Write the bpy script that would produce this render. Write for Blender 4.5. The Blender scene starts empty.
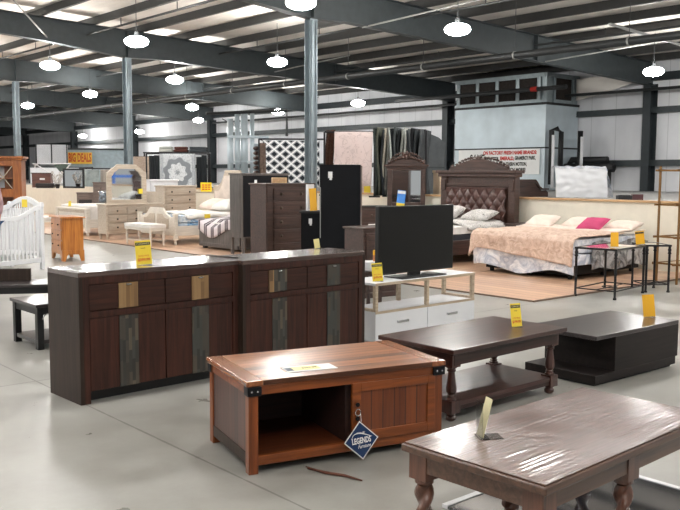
import bpy, bmesh, math, random
from mathutils import Vector, Matrix, noise
random.seed(7)
C = bpy.context.scene.collection
PI = math.pi
R = math.radians
BA = R(41)                      # direction of the building's cross axis
FA = R(42)                      # direction the furniture rows are set in

# ------------------------------------------------------------------ camera, world, exposure
cam_d = bpy.data.cameras.new('camera'); cam = bpy.data.objects.new('camera', cam_d); C.objects.link(cam)
cam_d.sensor_width = 36; cam_d.lens = 36 * 857.8 / 680; cam_d.clip_end = 300; cam_d.clip_start = .05
cam.location = (0, 0, 1.6)
cam.rotation_mode = 'QUATERNION'
cam.rotation_quaternion = (Matrix.Rotation(-.0935, 3, 'X') @ Matrix.Rotation(PI/2, 3, 'X') @ Matrix.Rotation(.0048, 3, 'Z')).to_quaternion()
bpy.context.scene.camera = cam
w = bpy.data.worlds.new('world'); bpy.context.scene.world = w; w.use_nodes = True
w.node_tree.nodes['Background'].inputs[0].default_value = (1, .985, .96, 1)
w.node_tree.nodes['Background'].inputs[1].default_value = .42
vs = bpy.context.scene.view_settings
vs.view_transform = 'Standard'; vs.look = 'None'; vs.exposure = 0.12; vs.gamma = 1; vs.use_curve_mapping = False
LAMP = 128.0                     # emission of the high bay lenses

# ------------------------------------------------------------------ placing
def at(px, py, z=0.0):
    """the spot of the horizontal plane at height z that the surveyed direction meets"""
    dx, dy = px-340, py-255; c, s = math.cos(.0048), math.sin(.0048)
    X = c*dx+s*dy; Y = -s*dx+c*dy; f = 857.8; p = .0935
    wy = math.cos(p)-Y/f*math.sin(p); wz = -math.sin(p)-Y/f*math.cos(p); k = (z-1.6)/wz
    return Vector((X/f*k, wy*k, z))
def atd(px, d, z=0.0): return Vector(((px-340)/857.8*d, d, z))
def bl(t, l, z=0.0): return Vector((t*math.cos(BA)-l*math.sin(BA), t*math.sin(BA)+l*math.cos(BA), z))

# ------------------------------------------------------------------ materials
def lin(h):
    if not isinstance(h, str): return h
    h = h.lstrip('#'); v = [int(h[i:i+2], 16)/255 for i in (0, 2, 4)]
    return tuple((x/12.92 if x <= .04045 else ((x+.055)/1.055)**2.4) for x in v) + (1,)
class NT:
    def __init__(s, name):
        s.m = bpy.data.materials.new(name); s.m.use_nodes = True; s.t = s.m.node_tree; s.b = s.t.nodes['Principled BSDF']
    def n(s, typ, **k):
        n = s.t.nodes.new(typ)
        for a, v in k.items():
            if a in n.bl_rna.properties: setattr(n, a, v)
        return n
    def l(s, a, b): s.t.links.new(a, b)
    def coord(s, scale=(1, 1, 1), kind='Object'):
        t = s.n('ShaderNodeTexCoord'); m = s.n('ShaderNodeMapping'); m.inputs['Scale'].default_value = scale
        s.l(t.outputs[kind], m.inputs[0]); return m.outputs[0]
    def noise(s, vec, scale, detail=3, rough=.5, dist=0):
        n = s.n('ShaderNodeTexNoise'); n.inputs['Scale'].default_value = scale; n.inputs['Detail'].default_value = detail
        n.inputs['Roughness'].default_value = rough; n.inputs['Distortion'].default_value = dist
        s.l(vec, n.inputs['Vector']); return n.outputs['Fac']
    def ramp(s, fac, stops, interp='LINEAR'):
        r = s.n('ShaderNodeValToRGB'); r.color_ramp.interpolation = interp; e = r.color_ramp.elements
        while len(e) < len(stops): e.new(.5)
        for q, (p, c) in zip(e, stops): q.position = p; q.color = lin(c)
        s.l(fac, r.inputs[0]); return r.outputs[0]
    def math(s, op, a, b=None):
        n = s.n('ShaderNodeMath', operation=op)
        for i, v in enumerate((a, b)):
            if v is None: continue
            if isinstance(v, (int, float)): n.inputs[i].default_value = v
            else: s.l(v, n.inputs[i])
        return n.outputs[0]
    def sep(s, vec):
        n = s.n('ShaderNodeSeparateXYZ'); s.l(vec, n.inputs[0]); return n.outputs
    def mix(s, fac, a, b):
        n = s.n('ShaderNodeMix', data_type='RGBA')
        for i, v in ((0, fac), (6, a), (7, b)):
            if isinstance(v, (int, float)): n.inputs[i].default_value = v
            elif isinstance(v, (str, tuple)): n.inputs[i].default_value = lin(v)
            else: s.l(v, n.inputs[i])
        return n.outputs[2]
    def bump(s, h, strength=.3, dist=.01):
        b = s.n('ShaderNodeBump'); b.inputs['Strength'].default_value = strength; b.inputs['Distance'].default_value = dist
        s.l(h, b.inputs['Height']); s.l(b.outputs[0], s.b.inputs['Normal'])
    def fin(s, col=None, rough=.5, metal=0, spec=.5, coat=0, coatr=.1):
        b = s.b
        if col is not None:
            if isinstance(col, (str, tuple)): b.inputs['Base Color'].default_value = lin(col)
            else: s.l(col, b.inputs['Base Color'])
        if isinstance(rough, (int, float)): b.inputs['Roughness'].default_value = rough
        else: s.l(rough, b.inputs['Roughness'])
        b.inputs['Metallic'].default_value = metal; b.inputs['Specular IOR Level'].default_value = spec
        b.inputs['Coat Weight'].default_value = coat; b.inputs['Coat Roughness'].default_value = coatr
        return s.m
def plain(name, col, rough=.5, metal=0, spec=.5, var=.12, coat=0, scale=6):
    k = NT(name); c = lin(col)
    f = k.noise(k.coord(), scale, 4)
    a = tuple(min(1, x*(1-var)) for x in c[:3])+(1,); b = tuple(min(1, x*(1+var)) for x in c[:3])+(1,)
    return k.fin(k.ramp(f, [(.3, a), (.7, b)]), rough, metal, spec, coat)
def wood(name, c1, c2, rough=.35, axis='X', coat=.3, streak=1.0, bump=.08, spec=.5):
    k = NT(name); s = {'X': (1.2, 22, 22), 'Y': (22, 1.2, 22), 'Z': (22, 22, 1.2)}[axis]
    v = k.coord(s); f = k.noise(v, 1.6*streak, 6, .62, .6)
    v2 = k.coord((1.5, 1.5, 1.5)); g = k.noise(v2, 1.5, 2)
    ff = k.math('ADD', k.math('MULTIPLY', f, .75), k.math('MULTIPLY', g, .25))
    k.bump(f, bump, .004)
    return k.fin(k.ramp(ff, [(.36, c1), (.62, c2)]), rough, 0, spec, coat, .18)
def boards(name, c1, c2, rough, width, axis='Y', grain='X', coat=.3, groove=.5):
    """boards side by side: grooves every width along axis"""
    k = NT(name); v0 = k.coord(); s = k.sep(v0); a = s[{'X': 0, 'Y': 1, 'Z': 2}[axis]]
    q = k.math('DIVIDE', a, width); fr = k.math('FRACT', q); cell = k.math('FLOOR', q)
    edge = k.math('MULTIPLY', k.math('ABSOLUTE', k.math('SUBTRACT', fr, .5)), 2)
    line = k.math('GREATER_THAN', edge, .9)
    sc = {'X': (1.2, 20, 20), 'Y': (20, 1.2, 20), 'Z': (20, 20, 1.2)}[grain]
    g = k.noise(k.coord(sc), 1.8, 6, .62, .5)
    wn = k.n('ShaderNodeTexWhiteNoise', noise_dimensions='1D'); k.l(cell, wn.inputs['W'])
    t = k.math('ADD', k.math('MULTIPLY', g, .7), k.math('MULTIPLY', wn.outputs['Value'], .3))
    col = k.ramp(t, [(.32, c1), (.68, c2)])
    dk = tuple(x*.35 for x in lin(c1)[:3])+(1,)
    h = k.math('SUBTRACT', k.math('MULTIPLY', g, .15), line); k.bump(h, groove, .004)
    return k.fin(k.mix(k.math('MULTIPLY', line, .7), col, dk), rough, 0, .5, coat, .2)

M = {}
M['dark_wood'] = wood('espresso_wood', '#26120b', '#452318', .55, 'Z', 0, 1, .05, .35)
M['dark_wood_x'] = wood('espresso_wood_long', '#26120b', '#462519', .55, 'X', 0, 1, .05, .35)
M['side_wood'] = wood('side_veneer', '#231a15', '#362921', .55, 'Z', 0, 1, .05, .3)
M['top_wood'] = wood('sideboard_top_wood', '#3a2b27', '#574641', .2, 'X', .8)
M['trunk'] = wood('cherry_wood', '#5c2d10', '#8c491b', .38, 'X', .2)
M['trunk_v'] = wood('cherry_wood_upright', '#58290e', '#854419', .38, 'Z', .2)
M['trunk_top'] = boards('cherry_boards', '#4c2511', '#a5683d', .3, .062, 'Y', 'X', .2, .7)
M['trunk_side'] = boards('brown_beadboard', '#38211a', '#553329', .42, .05, 'Y', 'Z', .2, .5)
M['trunk_door'] = boards('cherry_beadboard', '#54260f', '#7c4019', .38, .075, 'X', 'Z', .4, .5)
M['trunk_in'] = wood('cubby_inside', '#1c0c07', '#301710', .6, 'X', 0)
M['cubby_shaded'] = wood('shaded_cubby_floor_wood', '#351709', '#572b13', .45, 'X', 0)  # cherry darkened: shade inside the cubby painted into the floor colour
M['mahog'] = wood('mahogany', '#1c0c09', '#341a13', .4, 'X', .1, 1, .06, .4)
M['mahog_leg'] = wood('mahogany_turned', '#2a1410', '#4d2a20', .28, 'Z', .6)
M['mahog_top'] = wood('mahogany_top', '#25120d', '#472821', .28, 'X', .2, .9, .2)
M['block'] = wood('black_brown_veneer', '#100c0b', '#211917', .55, 'X', 0, 1, .06, .3)
M['block_top'] = wood('black_brown_top', '#1f1919', '#352d2f', .3, 'X', .4)
M['wal'] = wood('walnut_frame', '#3a261c', '#5d4233', .34, 'X', .3)
M['wal_leg'] = wood('walnut_leg', '#3a2116', '#654030', .28, 'Z', .5)
# hewn top: long shallow scraped ridges along the board
k = NT('hewn_walnut_top')
v = k.coord((1.6, 30, 1)); f = k.noise(v, 1.5, 3, .5, .25)
mv = k.noise(k.coord((1, 1.6, 1)), 2.2, 2); amp = k.math('MULTIPLY', k.math('MAXIMUM', k.math('SUBTRACT', mv, .36), 0), 6)
rid = k.math('MULTIPLY', k.math('ABSOLUTE', k.math('SUBTRACT', f, .5)), amp)
k.bump(rid, .5, .02)
g = k.noise(k.coord((2, 40, 40)), 2, 5)
M['hewn'] = k.fin(k.ramp(g, [(.3, '#44302a'), (.7, '#6d5149')]), .3, 0, .5, .7, .16)
M['orange'] = wood('honey_pine', '#94511a', '#c07c33', .35, 'Z', .4)
M['orange_hutch'] = wood('amber_pine', '#7a3f17', '#a25f28', .35, 'Z', .4)
M['hutch_in'] = plain('hutch_inside', '#5a2a14', .6)
M['cream'] = wood('chalk_cream', '#9f9283', '#c0b3a3', .55, 'X', 0)
M['cream_l'] = wood('light_cream', '#c2bbb0', '#ddd6cb', .5, 'X', 0)
M['cream_d'] = wood('cream_drawer', '#94887a', '#b2a596', .55, 'X', 0)
M['taupe'] = wood('taupe_wood', '#4f443f', '#6e605a', .5, 'X', .1)
M['chest'] = wood('umber_wood', '#271a15', '#4b342c', .42, 'X', .1)
M['grey_wood'] = wood('grey_brown_wood', '#403c3a', '#5f5956', .5, 'Z', .1)
M['black_back'] = plain('black_back_board', '#0e0f13', .8, 0, .2)
M['black'] = plain('black_plastic', '#0b0c0e', .38)
M['screen'] = plain('black_screen', '#090a0b', .35, 0, .3, .05)
M['blackmetal'] = plain('black_metal', '#17161a', .4, .3)
M['iron'] = plain('black_iron', '#1b1b1f', .45, .6)
M['chrome'] = plain('bright_metal', '#b9bbbd', .25, 1)
M['brass'] = plain('antique_gold_metal', '#7d5c35', .4, .55)
M['white'] = plain('white_paint', '#dcdde0', .35, 0, .5, .03)
M['white_gloss'] = plain('white_lacquer', '#e4e6ea', .22, 0, .5, .02)
M['oak'] = wood('pale_oak', '#a4927c', '#c5b49e', .5, 'X', 0)
M['paper'] = plain('white_paper', '#dddddd', .6, 0, .3, .02)
M['yellow'] = plain('yellow_card', '#e9cf3e', .5, 0, .4, .03)
M['yellow_p'] = plain('pale_yellow_card', '#d9cf8e', .5, 0, .4, .03)
M['yellow_o'] = plain('amber_card', '#dfa61c', .5, 0, .4, .04)
M['ink'] = plain('black_ink', '#2b2a1c', .6); M['redink'] = plain('red_ink', '#c8261a', .6); M['blueink'] = plain('slate_ink', '#46505e', .6)
M['straw'] = plain('straw_card', '#cdc59c', .5, 0, .4, .03)
M['blue_card'] = plain('blue_card', '#3a80cf', .5)
M['mattress'] = plain('mattress_ticking', '#cfccc9', .8)
M['black_base'] = plain('black_bed_base', '#0f0e0f', .8)
M['cap_wood'] = wood('bare_pine_cap', '#a5825c', '#c9a67c', .6, 'Y', 0)
M['steel'] = plain('primed_steel', '#383e40', .5, .1, .4)
M['steel_dark'] = plain('dark_primed_steel', '#2a3033', .55, .1, .4)
M['purlin'] = plain('purlin_steel', '#3a3a39', .6, .1, .3)
M['column'] = plain('galvanised_column', '#7f8a90', .4, .4, .5)
M['galv'] = plain('galvanised_sheet', '#bcc8ce', .4, .3, .5, .1, 0, 1.5)
M['galv_f'] = plain('galvanised_frame', '#96a1a5', .4, .5)
M['mesh_dark'] = plain('dark_grille', '#2a2522', .8, 0, .2, .3, 0, 12)
M['pipe'] = plain('painted_pipe', '#2b2d2e', .45, .2)
M['pipe_l'] = plain('light_bar', '#8e8f8c', .5, .2)
M['rubber'] = plain('pipe_insulation', '#121315', .6)
M['red'] = plain('red_paint', '#b8281c', .5)
M['pink'] = plain('magenta_velvet', '#b6426b', .8, 0, .3)
M['navy'] = plain('navy_card', '#1f3358', .3)
M['denim'] = plain('blue_denim', '#24446e', .9, 0, .2, .25, 0, 20)
M['shirt'] = plain('rose_grey_shirt', '#a88b8d', .9)
M['skin'] = plain('skin', '#b98369', .5); M['hair'] = plain('brown_hair', '#2c1d14', .6); M['shoe'] = plain('black_shoe', '#18181a', .6)
M['knob'] = plain('dark_knob', '#37302b', .35, .6)
M['leather'] = plain('brown_leather', '#4a302b', .28, 0, .5, .15, .4)
M['gold_knob'] = plain('bronze_handle', '#5b5149', .35, .8)
M['mirror'] = plain('mirror_glass', '#dfe5e8', .03, 1, .5, 0)
M['blue_steel'] = plain('blue_rack_steel', '#1f5fb5', .5)
k = NT('clear_acrylic'); k.b.inputs['Transmission Weight'].default_value = 1; k.b.inputs['IOR'].default_value = 1.3
M['acrylic'] = k.fin('#f2f4f5', .08)
k = NT('glass_top'); M['glass_top'] = k.fin('#2b2d31', .06, 0, .8, 1, .04)
# lamp lens
k = NT('lamp_lens'); k.b.inputs['Emission Color'].default_value = (1, .985, .95, 1); k.b.inputs['Emission Strength'].default_value = LAMP
M['lens'] = k.fin('#ffffff', .4)
# concrete floor, sealed and a little glossy
k = NT('sealed_concrete')
v = k.coord(); a = k.noise(v, .35, 5, .6, .4); b = k.noise(v, 2.3, 6, .65); c_ = k.noise(v, 40, 3)
col = k.ramp(k.math('ADD', k.math('MULTIPLY', a, .55), k.math('MULTIPLY', b, .45)), [(.33, '#787670'), (.5, '#8f8e89'), (.68, '#a3a29e')])
st = k.math('GREATER_THAN', k.noise(k.coord(), 3.1, 2, .4, .6), .76)
col = k.mix(k.math('MULTIPLY', st, .25), col, '#6f6b62')
col = k.mix(k.math('MULTIPLY', c_, .12), col, '#77746c')
s = k.sep(v)
def joint(coord, pos, wd):
    d = k.math('ABSOLUTE', k.math('SUBTRACT', coord, pos))
    wob = k.math('MULTIPLY', k.noise(k.coord((3, 3, 3)), 3, 4), .012)
    return k.math('LESS_THAN', d, k.math('ADD', wob, wd-.006))
J = None
for ax, poss in ((0, (2.5, 7.1, 11.7, -2.1, 16.3)), (1, (6.45, 1.9, 11., 15.6, 20.1))):
    for p in poss:
        j = joint(s[ax], p, .007); J = j if J is None else k.math('MAXIMUM', J, j)
col = k.mix(k.math('MULTIPLY', J, .7), col, '#4d4a44')
r = k.ramp(b, [(.3, (.26,)*3+(1,)), (.7, (.42,)*3+(1,))]); k.bump(b, .03, .01)
M['concrete'] = k.fin(col, r, 0, .45)
M['laminate'] = boards('rosy_laminate', '#bb937a', '#dab697', .33, .19, 'X', 'Y', .2, .1)
# metal wall liner, white, with upright seams
k = NT('wall_liner'); v = k.coord(); s = k.sep(v)
q = k.math('FRACT', k.math('DIVIDE', s[1], .95)); e = k.math('LESS_THAN', q, .03)
nn = k.noise(k.coord((1, 1, .5)), .9, 4)
col = k.mix(k.math('MULTIPLY', e, .35), k.ramp(nn, [(.3, '#c9cace'), (.7, '#e0e1e4')]), '#85878b'); k.bump(k.noise(k.coord((2, 2, 1)), 1.2, 3), .5, .08)
M['liner'] = k.fin(col, .6, 0, .3)
k = NT('roof_insulation'); v = k.coord(); nn = k.noise(k.coord((1, .25, 1)), 3, 4)
k.bump(nn, .6, .05); M['insul'] = k.fin(k.ramp(nn, [(.3, '#cfc9c2'), (.7, '#e6e1da')]), .65, 0, .3)
# fabrics with patterns of their own
def lattice():
    k = NT('lattice_rug_pile'); s = k.sep(k.coord())
    X = k.math('MULTIPLY', s[0], 1/.34); Z = k.math('MULTIPLY', s[2], 1/.285)
    def tri(a): return k.math('ABSOLUTE', k.math('SUBTRACT', k.math('FRACT', a), .5))
    p = tri(k.math('ADD', X, Z)); q = tri(k.math('SUBTRACT', X, Z))
    mn = k.math('MAXIMUM', p, q)                # .5 on the lattice lines
    ln = k.math('GREATER_THAN', mn, .415)
    return k.fin(k.mix(ln, k.ramp(mn, [(.17, '#24272c'), (.27, '#8c8f93')], 'CONSTANT'), '#d9d9d9'), .9, 0, .1)
M['lattice'] = lattice()
def medallion():
    k = NT('medallion_rug_pile'); v = k.coord(); s = k.sep(v)
    d = k.math('SQRT', k.math('ADD', k.math('POWER', s[0], 2), k.math('POWER', s[2], 2)))
    wv = k.math('SINE', k.math('MULTIPLY', k.math('ARCTAN2', s[2], s[0]), 8))
    dd = k.math('ADD', d, k.math('MULTIPLY', wv, .035))
    n = k.noise(v, 22, 2)
    c = k.ramp(dd, [(0, '#8a8d90'), (.08, '#c6c8ca'), (.3, '#c6c8ca'), (.31, '#7d8185'), (.48, '#8b8f93'), (.5, '#b9bcbf'), (.75, '#b9bcbf')], 'CONSTANT')
    bx = k.math('GREATER_THAN', k.math('ABSOLUTE', s[0]), .5)
    c = k.mix(k.math('MULTIPLY', bx, .6), c, '#8d9195')
    return k.fin(k.mix(k.math('MULTIPLY', k.math('GREATER_THAN', n, .55), .35), c, '#70757a'), .9, 0, .1)
M['medallion'] = medallion()
def swirl(name, c1, c2, sc=3.0, thr=.5):
    k = NT(name); n = k.noise(k.coord(), sc, 3, .5, 2.5)
    b = k.math('LESS_THAN', k.math('ABSOLUTE', k.math('SUBTRACT', n, thr)), .02)
    k.bump(b, .5, .02)
    return k.fin(k.mix(k.math('MULTIPLY', b, .8), c1, c2), .9, 0, .1)
M['pink_rug'] = swirl('blush_rug_pile', '#dccbc8', '#c4b2b0')
M['beige_rug'] = swirl('beige_rug_pile', '#b8a698', '#93816f', 8)
M['grey_rug'] = plain('pale_grey_rug_pile', '#929b9b', .9, 0, .1, .25, 0, 5)
M['floral'] = swirl('white_grey_floral', '#cfccc9', '#3f3c3b', 14, .5)
def stripes(name, c1, c2, c3, step, axis=1):
    k = NT(name); s = k.sep(k.coord()); f = k.math('FRACT', k.math('DIVIDE', s[axis], step))
    return k.fin(k.ramp(f, [(0, c1), (.42, c2), (.6, c3), (.72, c2), (.85, c1)], 'CONSTANT'), .85, 0, .2)
M['stripe'] = stripes('striped_quilt', '#d5ced2', '#4a4247', '#a79fa4', .26)
def quilt(name, c1, c2, sc=7):
    k = NT(name); n = k.noise(k.coord(), sc, 5, .6, 1.2); k.bump(n, .7, .03)
    return k.fin(k.ramp(n, [(.3, c1), (.7, c2)]), .7, 0, .3)
M['comforter'] = quilt('rose_beige_quilt', '#b39684', '#dcc4b4', 9)
M['sheet'] = quilt('oatmeal_linen', '#d3c2b6', '#ebdcd1', 3)
M['whitelinen'] = quilt('white_linen', '#d4d0cb', '#e9e6e2', 3)
def wrap(name, c1, c2):
    k = NT(name); n = k.noise(k.coord(), 5, 5, .6, 1.5); k.bump(n, .9, .03)
    return k.fin(k.ramp(n, [(.35, c1), (.62, c2)]), .22, 0, .6, .5)
M['wrap'] = wrap('plastic_wrap', '#a9b4c8', '#eef0f5')
M['wrap_blue'] = wrap('blue_white_wrap', '#4d88b8', '#dfe6ea')
M['wrap_grey'] = wrap('grey_plastic_wrap', '#4b4c50', '#a3a4a8')
M['wrap_dark'] = wrap('dark_bag', '#15171c', '#6f7b88')
def planks(name, cols, nx, nz):
    k = NT(name); s = k.sep(k.coord())
    ix = k.math('FLOOR', k.math('DIVIDE', s[0], nx))
    o = k.n('ShaderNodeTexWhiteNoise', noise_dimensions='1D'); k.l(ix, o.inputs['W'])
    iz = k.math('FLOOR', k.math('ADD', k.math('DIVIDE', s[2], nz), k.math('MULTIPLY', o.outputs['Value'], 3)))
    cb = k.n('ShaderNodeCombineXYZ'); k.l(ix, cb.inputs[0]); k.l(iz, cb.inputs[1])
    wn = k.n('ShaderNodeTexWhiteNoise', noise_dimensions='2D'); k.l(cb.outputs[0], wn.inputs['Vector'])
    base = k.ramp(wn.outputs['Value'], [(i/len(cols), c) for i, c in enumerate(cols)], 'CONSTANT')
    g = k.noise(k.coord((30, 30, 2)), 2, 4)
    return k.fin(k.mix(k.math('MULTIPLY', g, .45), base, '#1a1613'), .5)
M['mosaic'] = planks('reclaimed_strip', ['#3b3a36', '#4b463e', '#33322f', '#554e42', '#3f3934', '#464843', '#665d4e'], .025, .16)
M['mosaic_tan'] = planks('reclaimed_tan_strip', ['#8a6a45', '#9c7a50', '#6d5438', '#a8875c'], .03, .3)

# ------------------------------------------------------------------ mesh building
class MB:
    def __init__(s): s.bm = bmesh.new()
    def box(s, x0, x1, y0, y1, z0, z1, mat=None):
        vs_ = [s.bm.verts.new((x, y, z)) for z in (z0, z1) for y in (y0, y1) for x in (x0, x1)]
        for f in ((0, 2, 3, 1), (4, 5, 7, 6), (0, 1, 5, 4), (2, 6, 7, 3), (0, 4, 6, 2), (1, 3, 7, 5)):
            s.bm.faces.new([vs_[i] for i in f])
        if mat is not None:
            for v in vs_: v.co = mat @ v.co
        return s
    def tube(s, p, r, n=10, cap=True):
        p = [Vector(q) for q in p]; rs = r if isinstance(r, (list, tuple)) else [r]*len(p); rings = []
        ref = Vector((0, 0, 1))
        for i, q in enumerate(p):
            d = (p[min(i+1, len(p)-1)]-p[max(i-1, 0)]).normalized()
            a = d.cross(ref) if abs(d.dot(ref)) < .95 else d.cross(Vector((0, 1, 0)))
            a.normalize(); b = d.cross(a)
            rings.append([s.bm.verts.new(q+rs[i]*(a*math.cos(2*PI*j/n)+b*math.sin(2*PI*j/n))) for j in range(n)])
        for i in range(len(rings)-1):
            for j in range(n): s.bm.faces.new((rings[i][j], rings[i+1][j], rings[i+1][(j+1) % n], rings[i][(j+1) % n]))
        if cap: s.bm.faces.new(rings[0]); s.bm.faces.new(rings[-1][::-1])
        return s
    def lathe(s, prof, c=(0, 0), n=16, twist=None):
        rings = []
        for r, z in prof:
            rings.append([s.bm.verts.new((c[0]+(r*(1+(twist(z)[0]*math.cos(2*(2*PI*j/n)-twist(z)[1]) if twist else 0)))*math.cos(2*PI*j/n),
                                          c[1]+(r*(1+(twist(z)[0]*math.cos(2*(2*PI*j/n)-twist(z)[1]) if twist else 0)))*math.sin(2*PI*j/n), z)) for j in range(n)])
        for i in range(len(rings)-1):
            for j in range(n): s.bm.faces.new((rings[i][j], rings[i][(j+1) % n], rings[i+1][(j+1) % n], rings[i+1][j]))
        s.bm.faces.new(rings[0][::-1]); s.bm.faces.new(rings[-1]); return s
    def prism(s, pts, a, b, axis='y'):
        """outline (list of 2D points) pulled from a to b along an axis"""
        def P(u, v, t): return {'y': (u, t, v), 'x': (t, u, v), 'z': (u, v, t)}[axis]
        A = [s.bm.verts.new(P(u, v, a)) for u, v in pts]; B = [s.bm.verts.new(P(u, v, b)) for u, v in pts]
        n = len(pts)
        s.bm.faces.new(A); s.bm.faces.new(B[::-1])
        for i in range(n): s.bm.faces.new((A[i], B[i], B[(i+1) % n], A[(i+1) % n]))
        return s
    def ell(s, c, r, n=14, pw=1.0, m=None):
        """(super)ellipsoid"""
        def sp(v): return math.copysign(abs(v)**pw, v)
        rings = []
        for i in range(1, n):
            th = -PI/2+PI*i/n
            rings.append([Vector((r[0]*sp(math.cos(th))*sp(math.cos(2*PI*j/(2*n))), r[1]*sp(math.cos(th))*sp(math.sin(2*PI*j/(2*n))), r[2]*sp(math.sin(th)))) for j in range(2*n)])
        tr = (lambda q: (m @ q if m else q)+Vector(c))
        V = [[s.bm.verts.new(tr(q)) for q in ring] for ring in rings]
        lo = s.bm.verts.new(tr(Vector((0, 0, -r[2])))); hi = s.bm.verts.new(tr(Vector((0, 0, r[2])))); N = 2*n
        for i in range(len(V)-1):
            for j in range(N): s.bm.faces.new((V[i][j], V[i][(j+1) % N], V[i+1][(j+1) % N], V[i+1][j]))
        for j in range(N):
            s.bm.faces.new((lo, V[0][(j+1) % N], V[0][j])); s.bm.faces.new((hi, V[-1][j], V[-1][(j+1) % N]))
        return s
    def grid(s, nu, nv, fn, thick=0):
        V = [[s.bm.verts.new(fn(i/nu, j/nv)) for j in range(nv+1)] for i in range(nu+1)]
        for i in range(nu):
            for j in range(nv): s.bm.faces.new((V[i][j], V[i+1][j], V[i+1][j+1], V[i][j+1]))
        return s
    def build(s, name, mat, parent=None, smooth=False, bev=0, solid=0, sub=0):
        bmesh.ops.recalc_face_normals(s.bm, faces=s.bm.faces)
        me = bpy.data.meshes.new(name); s.bm.to_mesh(me); s.bm.free()
        me.materials.append(M[mat] if isinstance(mat, str) else mat)
        o = bpy.data.objects.new(name, me); C.objects.link(o)
        if smooth:
            for p in me.polygons: p.use_smooth = True
        if solid:
            m = o.modifiers.new('s', 'SOLIDIFY'); m.thickness = solid
        if bev:
            m = o.modifiers.new('b', 'BEVEL'); m.width = bev; m.segments = 2; m.limit_method = 'ANGLE'; m.angle_limit = R(50)
        if sub:
            m = o.modifiers.new('u', 'SUBSURF'); m.levels = sub; m.render_levels = sub
        if parent: o.parent = parent
        return o
def bx(name, mat, parent, *a, bev=0): return MB().box(*a).build(name, mat, parent, bev=bev)
def tag(o, label=None, cat=None, group=None, kind=None):
    for k_, v_ in (('label', label), ('category', cat), ('group', group), ('kind', kind)):
        if v_: o[k_] = v_
    return o
def thing(name, label, cat, loc, rot=FA, group=None):
    o = bpy.data.objects.new(name, None); o.empty_display_size = .1; C.objects.link(o)
    o.location = loc; o.rotation_euler = (0, 0, rot); return tag(o, label, cat, group)
def place(o, loc, rot=0): o.location = loc; o.rotation_euler = (0, 0, rot); return o
def copy_tree(o, parent=None):
    c = o.copy(); C.objects.link(c); c.parent = parent
    for ch in [q for q in bpy.data.objects if q.parent == o]: copy_tree(ch, c)
    return c
def text(name, body, size, mat, parent, loc, rot=(PI/2, 0, 0), w=None, align='CENTER', shear=0, ext=.0004, bold=0):
    cu = bpy.data.curves.new(name, 'FONT'); cu.body = body; cu.size = size; cu.align_x = align; cu.align_y = 'CENTER'; cu.extrude = ext; cu.shear = shear
    cu.offset = bold; cu.resolution_u = 3
    cu.materials.append(M[mat]); o = bpy.data.objects.new(name, cu); C.objects.link(o); o.location = loc; o.rotation_euler = rot
    bpy.context.view_layer.update()
    me = bpy.data.meshes.new_from_object(o.evaluated_get(bpy.context.evaluated_depsgraph_get())); bpy.data.objects.remove(o)
    o = bpy.data.objects.new(name, me); C.objects.link(o); o.location = loc; o.rotation_euler = rot
    if w:
        xs = [v.co.x for v in me.vertices]
        if xs and max(xs) > min(xs): o.scale.x = w/(max(xs)-min(xs))
    o.parent = parent; return o

# ================================================================== THE SETTING
def bstruct(mb, name, mat, parent=None, **k):
    o = mb.build(name, mat, parent, **k)
    if not parent: o.rotation_euler = (0, 0, BA); o['kind'] = 'structure'
    return o
bstruct(MB().box(-22, 26.8, -14, 100, -.1, 0), 'floor', 'concrete')
WT = 26.5
wall = bstruct(MB().box(WT, WT+.15, -14, 100, 0, 5.6), 'wall_right', 'liner')
bstruct(MB().box(-22, 26.8, 100, 100.2, 0, 8), 'wall_back', 'liner')
for z in (2.03, 3.75): bstruct(MB().box(WT-.2, WT-.002, -14, 100, z-.1, z+.1).box(WT-.22, WT-.2, -14, 100, z-.1, z-.07), 'wall_girt', 'steel', wall)
bstruct(MB().box(WT-.22, WT-.002, -14, 100, 4.7, 4.95), 'eave_strut', 'steel_dark', wall)
def zr(t): return 5.75+(12-t)*.034 if t > -2 else 5.75+14*.034-(-2-t)*.034
ceil_ = MB().prism([(-22, zr(-22)+.24), (-2, zr(-2)+.24), (26.65, zr(26.65)+.24), (26.65, zr(26.65)+.3), (-2, zr(-2)+.3), (-22, zr(-22)+.3)], -6, 100, 'y')
ceil_ = bstruct(ceil_, 'ceiling', 'insul')
t = 26.0
while t > -21:
    z = zr(t)
    bstruct(MB().box(t-.006, t+.006, -6, 100, z+.01, z+.235).box(t-.085, t+.004, -6, 100, z+.002, z+.012).box(t-.085, t-.079, -6, 100, z+.012, z+.035).box(t, t+.08, -6, 100, z+.225, z+.236), 'roof_purlin', 'purlin', ceil_)
    t -= 1.5
# laminate display floor and the raised dock platform with its low front wall
lam = bstruct(MB().box(8.93, 13.45, 6.54, 60, 0, .018), 'floor_laminate', 'laminate')
M['edge_strip'] = plain('edge_strip', '#6f5b4d', .5)
bstruct(MB().box(8.91, 8.94, 6.5, 60, 0, .02).box(8.91, 13.45, 6.51, 6.54, 0, .02), 'trim_1', 'edge_strip')
M['panel_white'] = plain('cream_wall_board', '#e0dacb', .55, 0, .3, .04)
bstruct(MB().box(13.45, 13.6, -8, 23, 0, 1.15), 'wall_knee', 'panel_white')
bstruct(MB().box(13.4, 13.65, -8, 23, 1.15, 1.185), 'trim_2', 'cap_wood')
bstruct(MB().box(13.45, 13.6, 23, 98, 0, 1.12), 'wall_knee_far', 'panel_white')
M['plat'] = plain('platform_floor', '#8b8a88', .5)
bstruct(MB().box(13.6, WT, -8, 98, 0, 1.1), 'floor_platform', 'plat')

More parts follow.
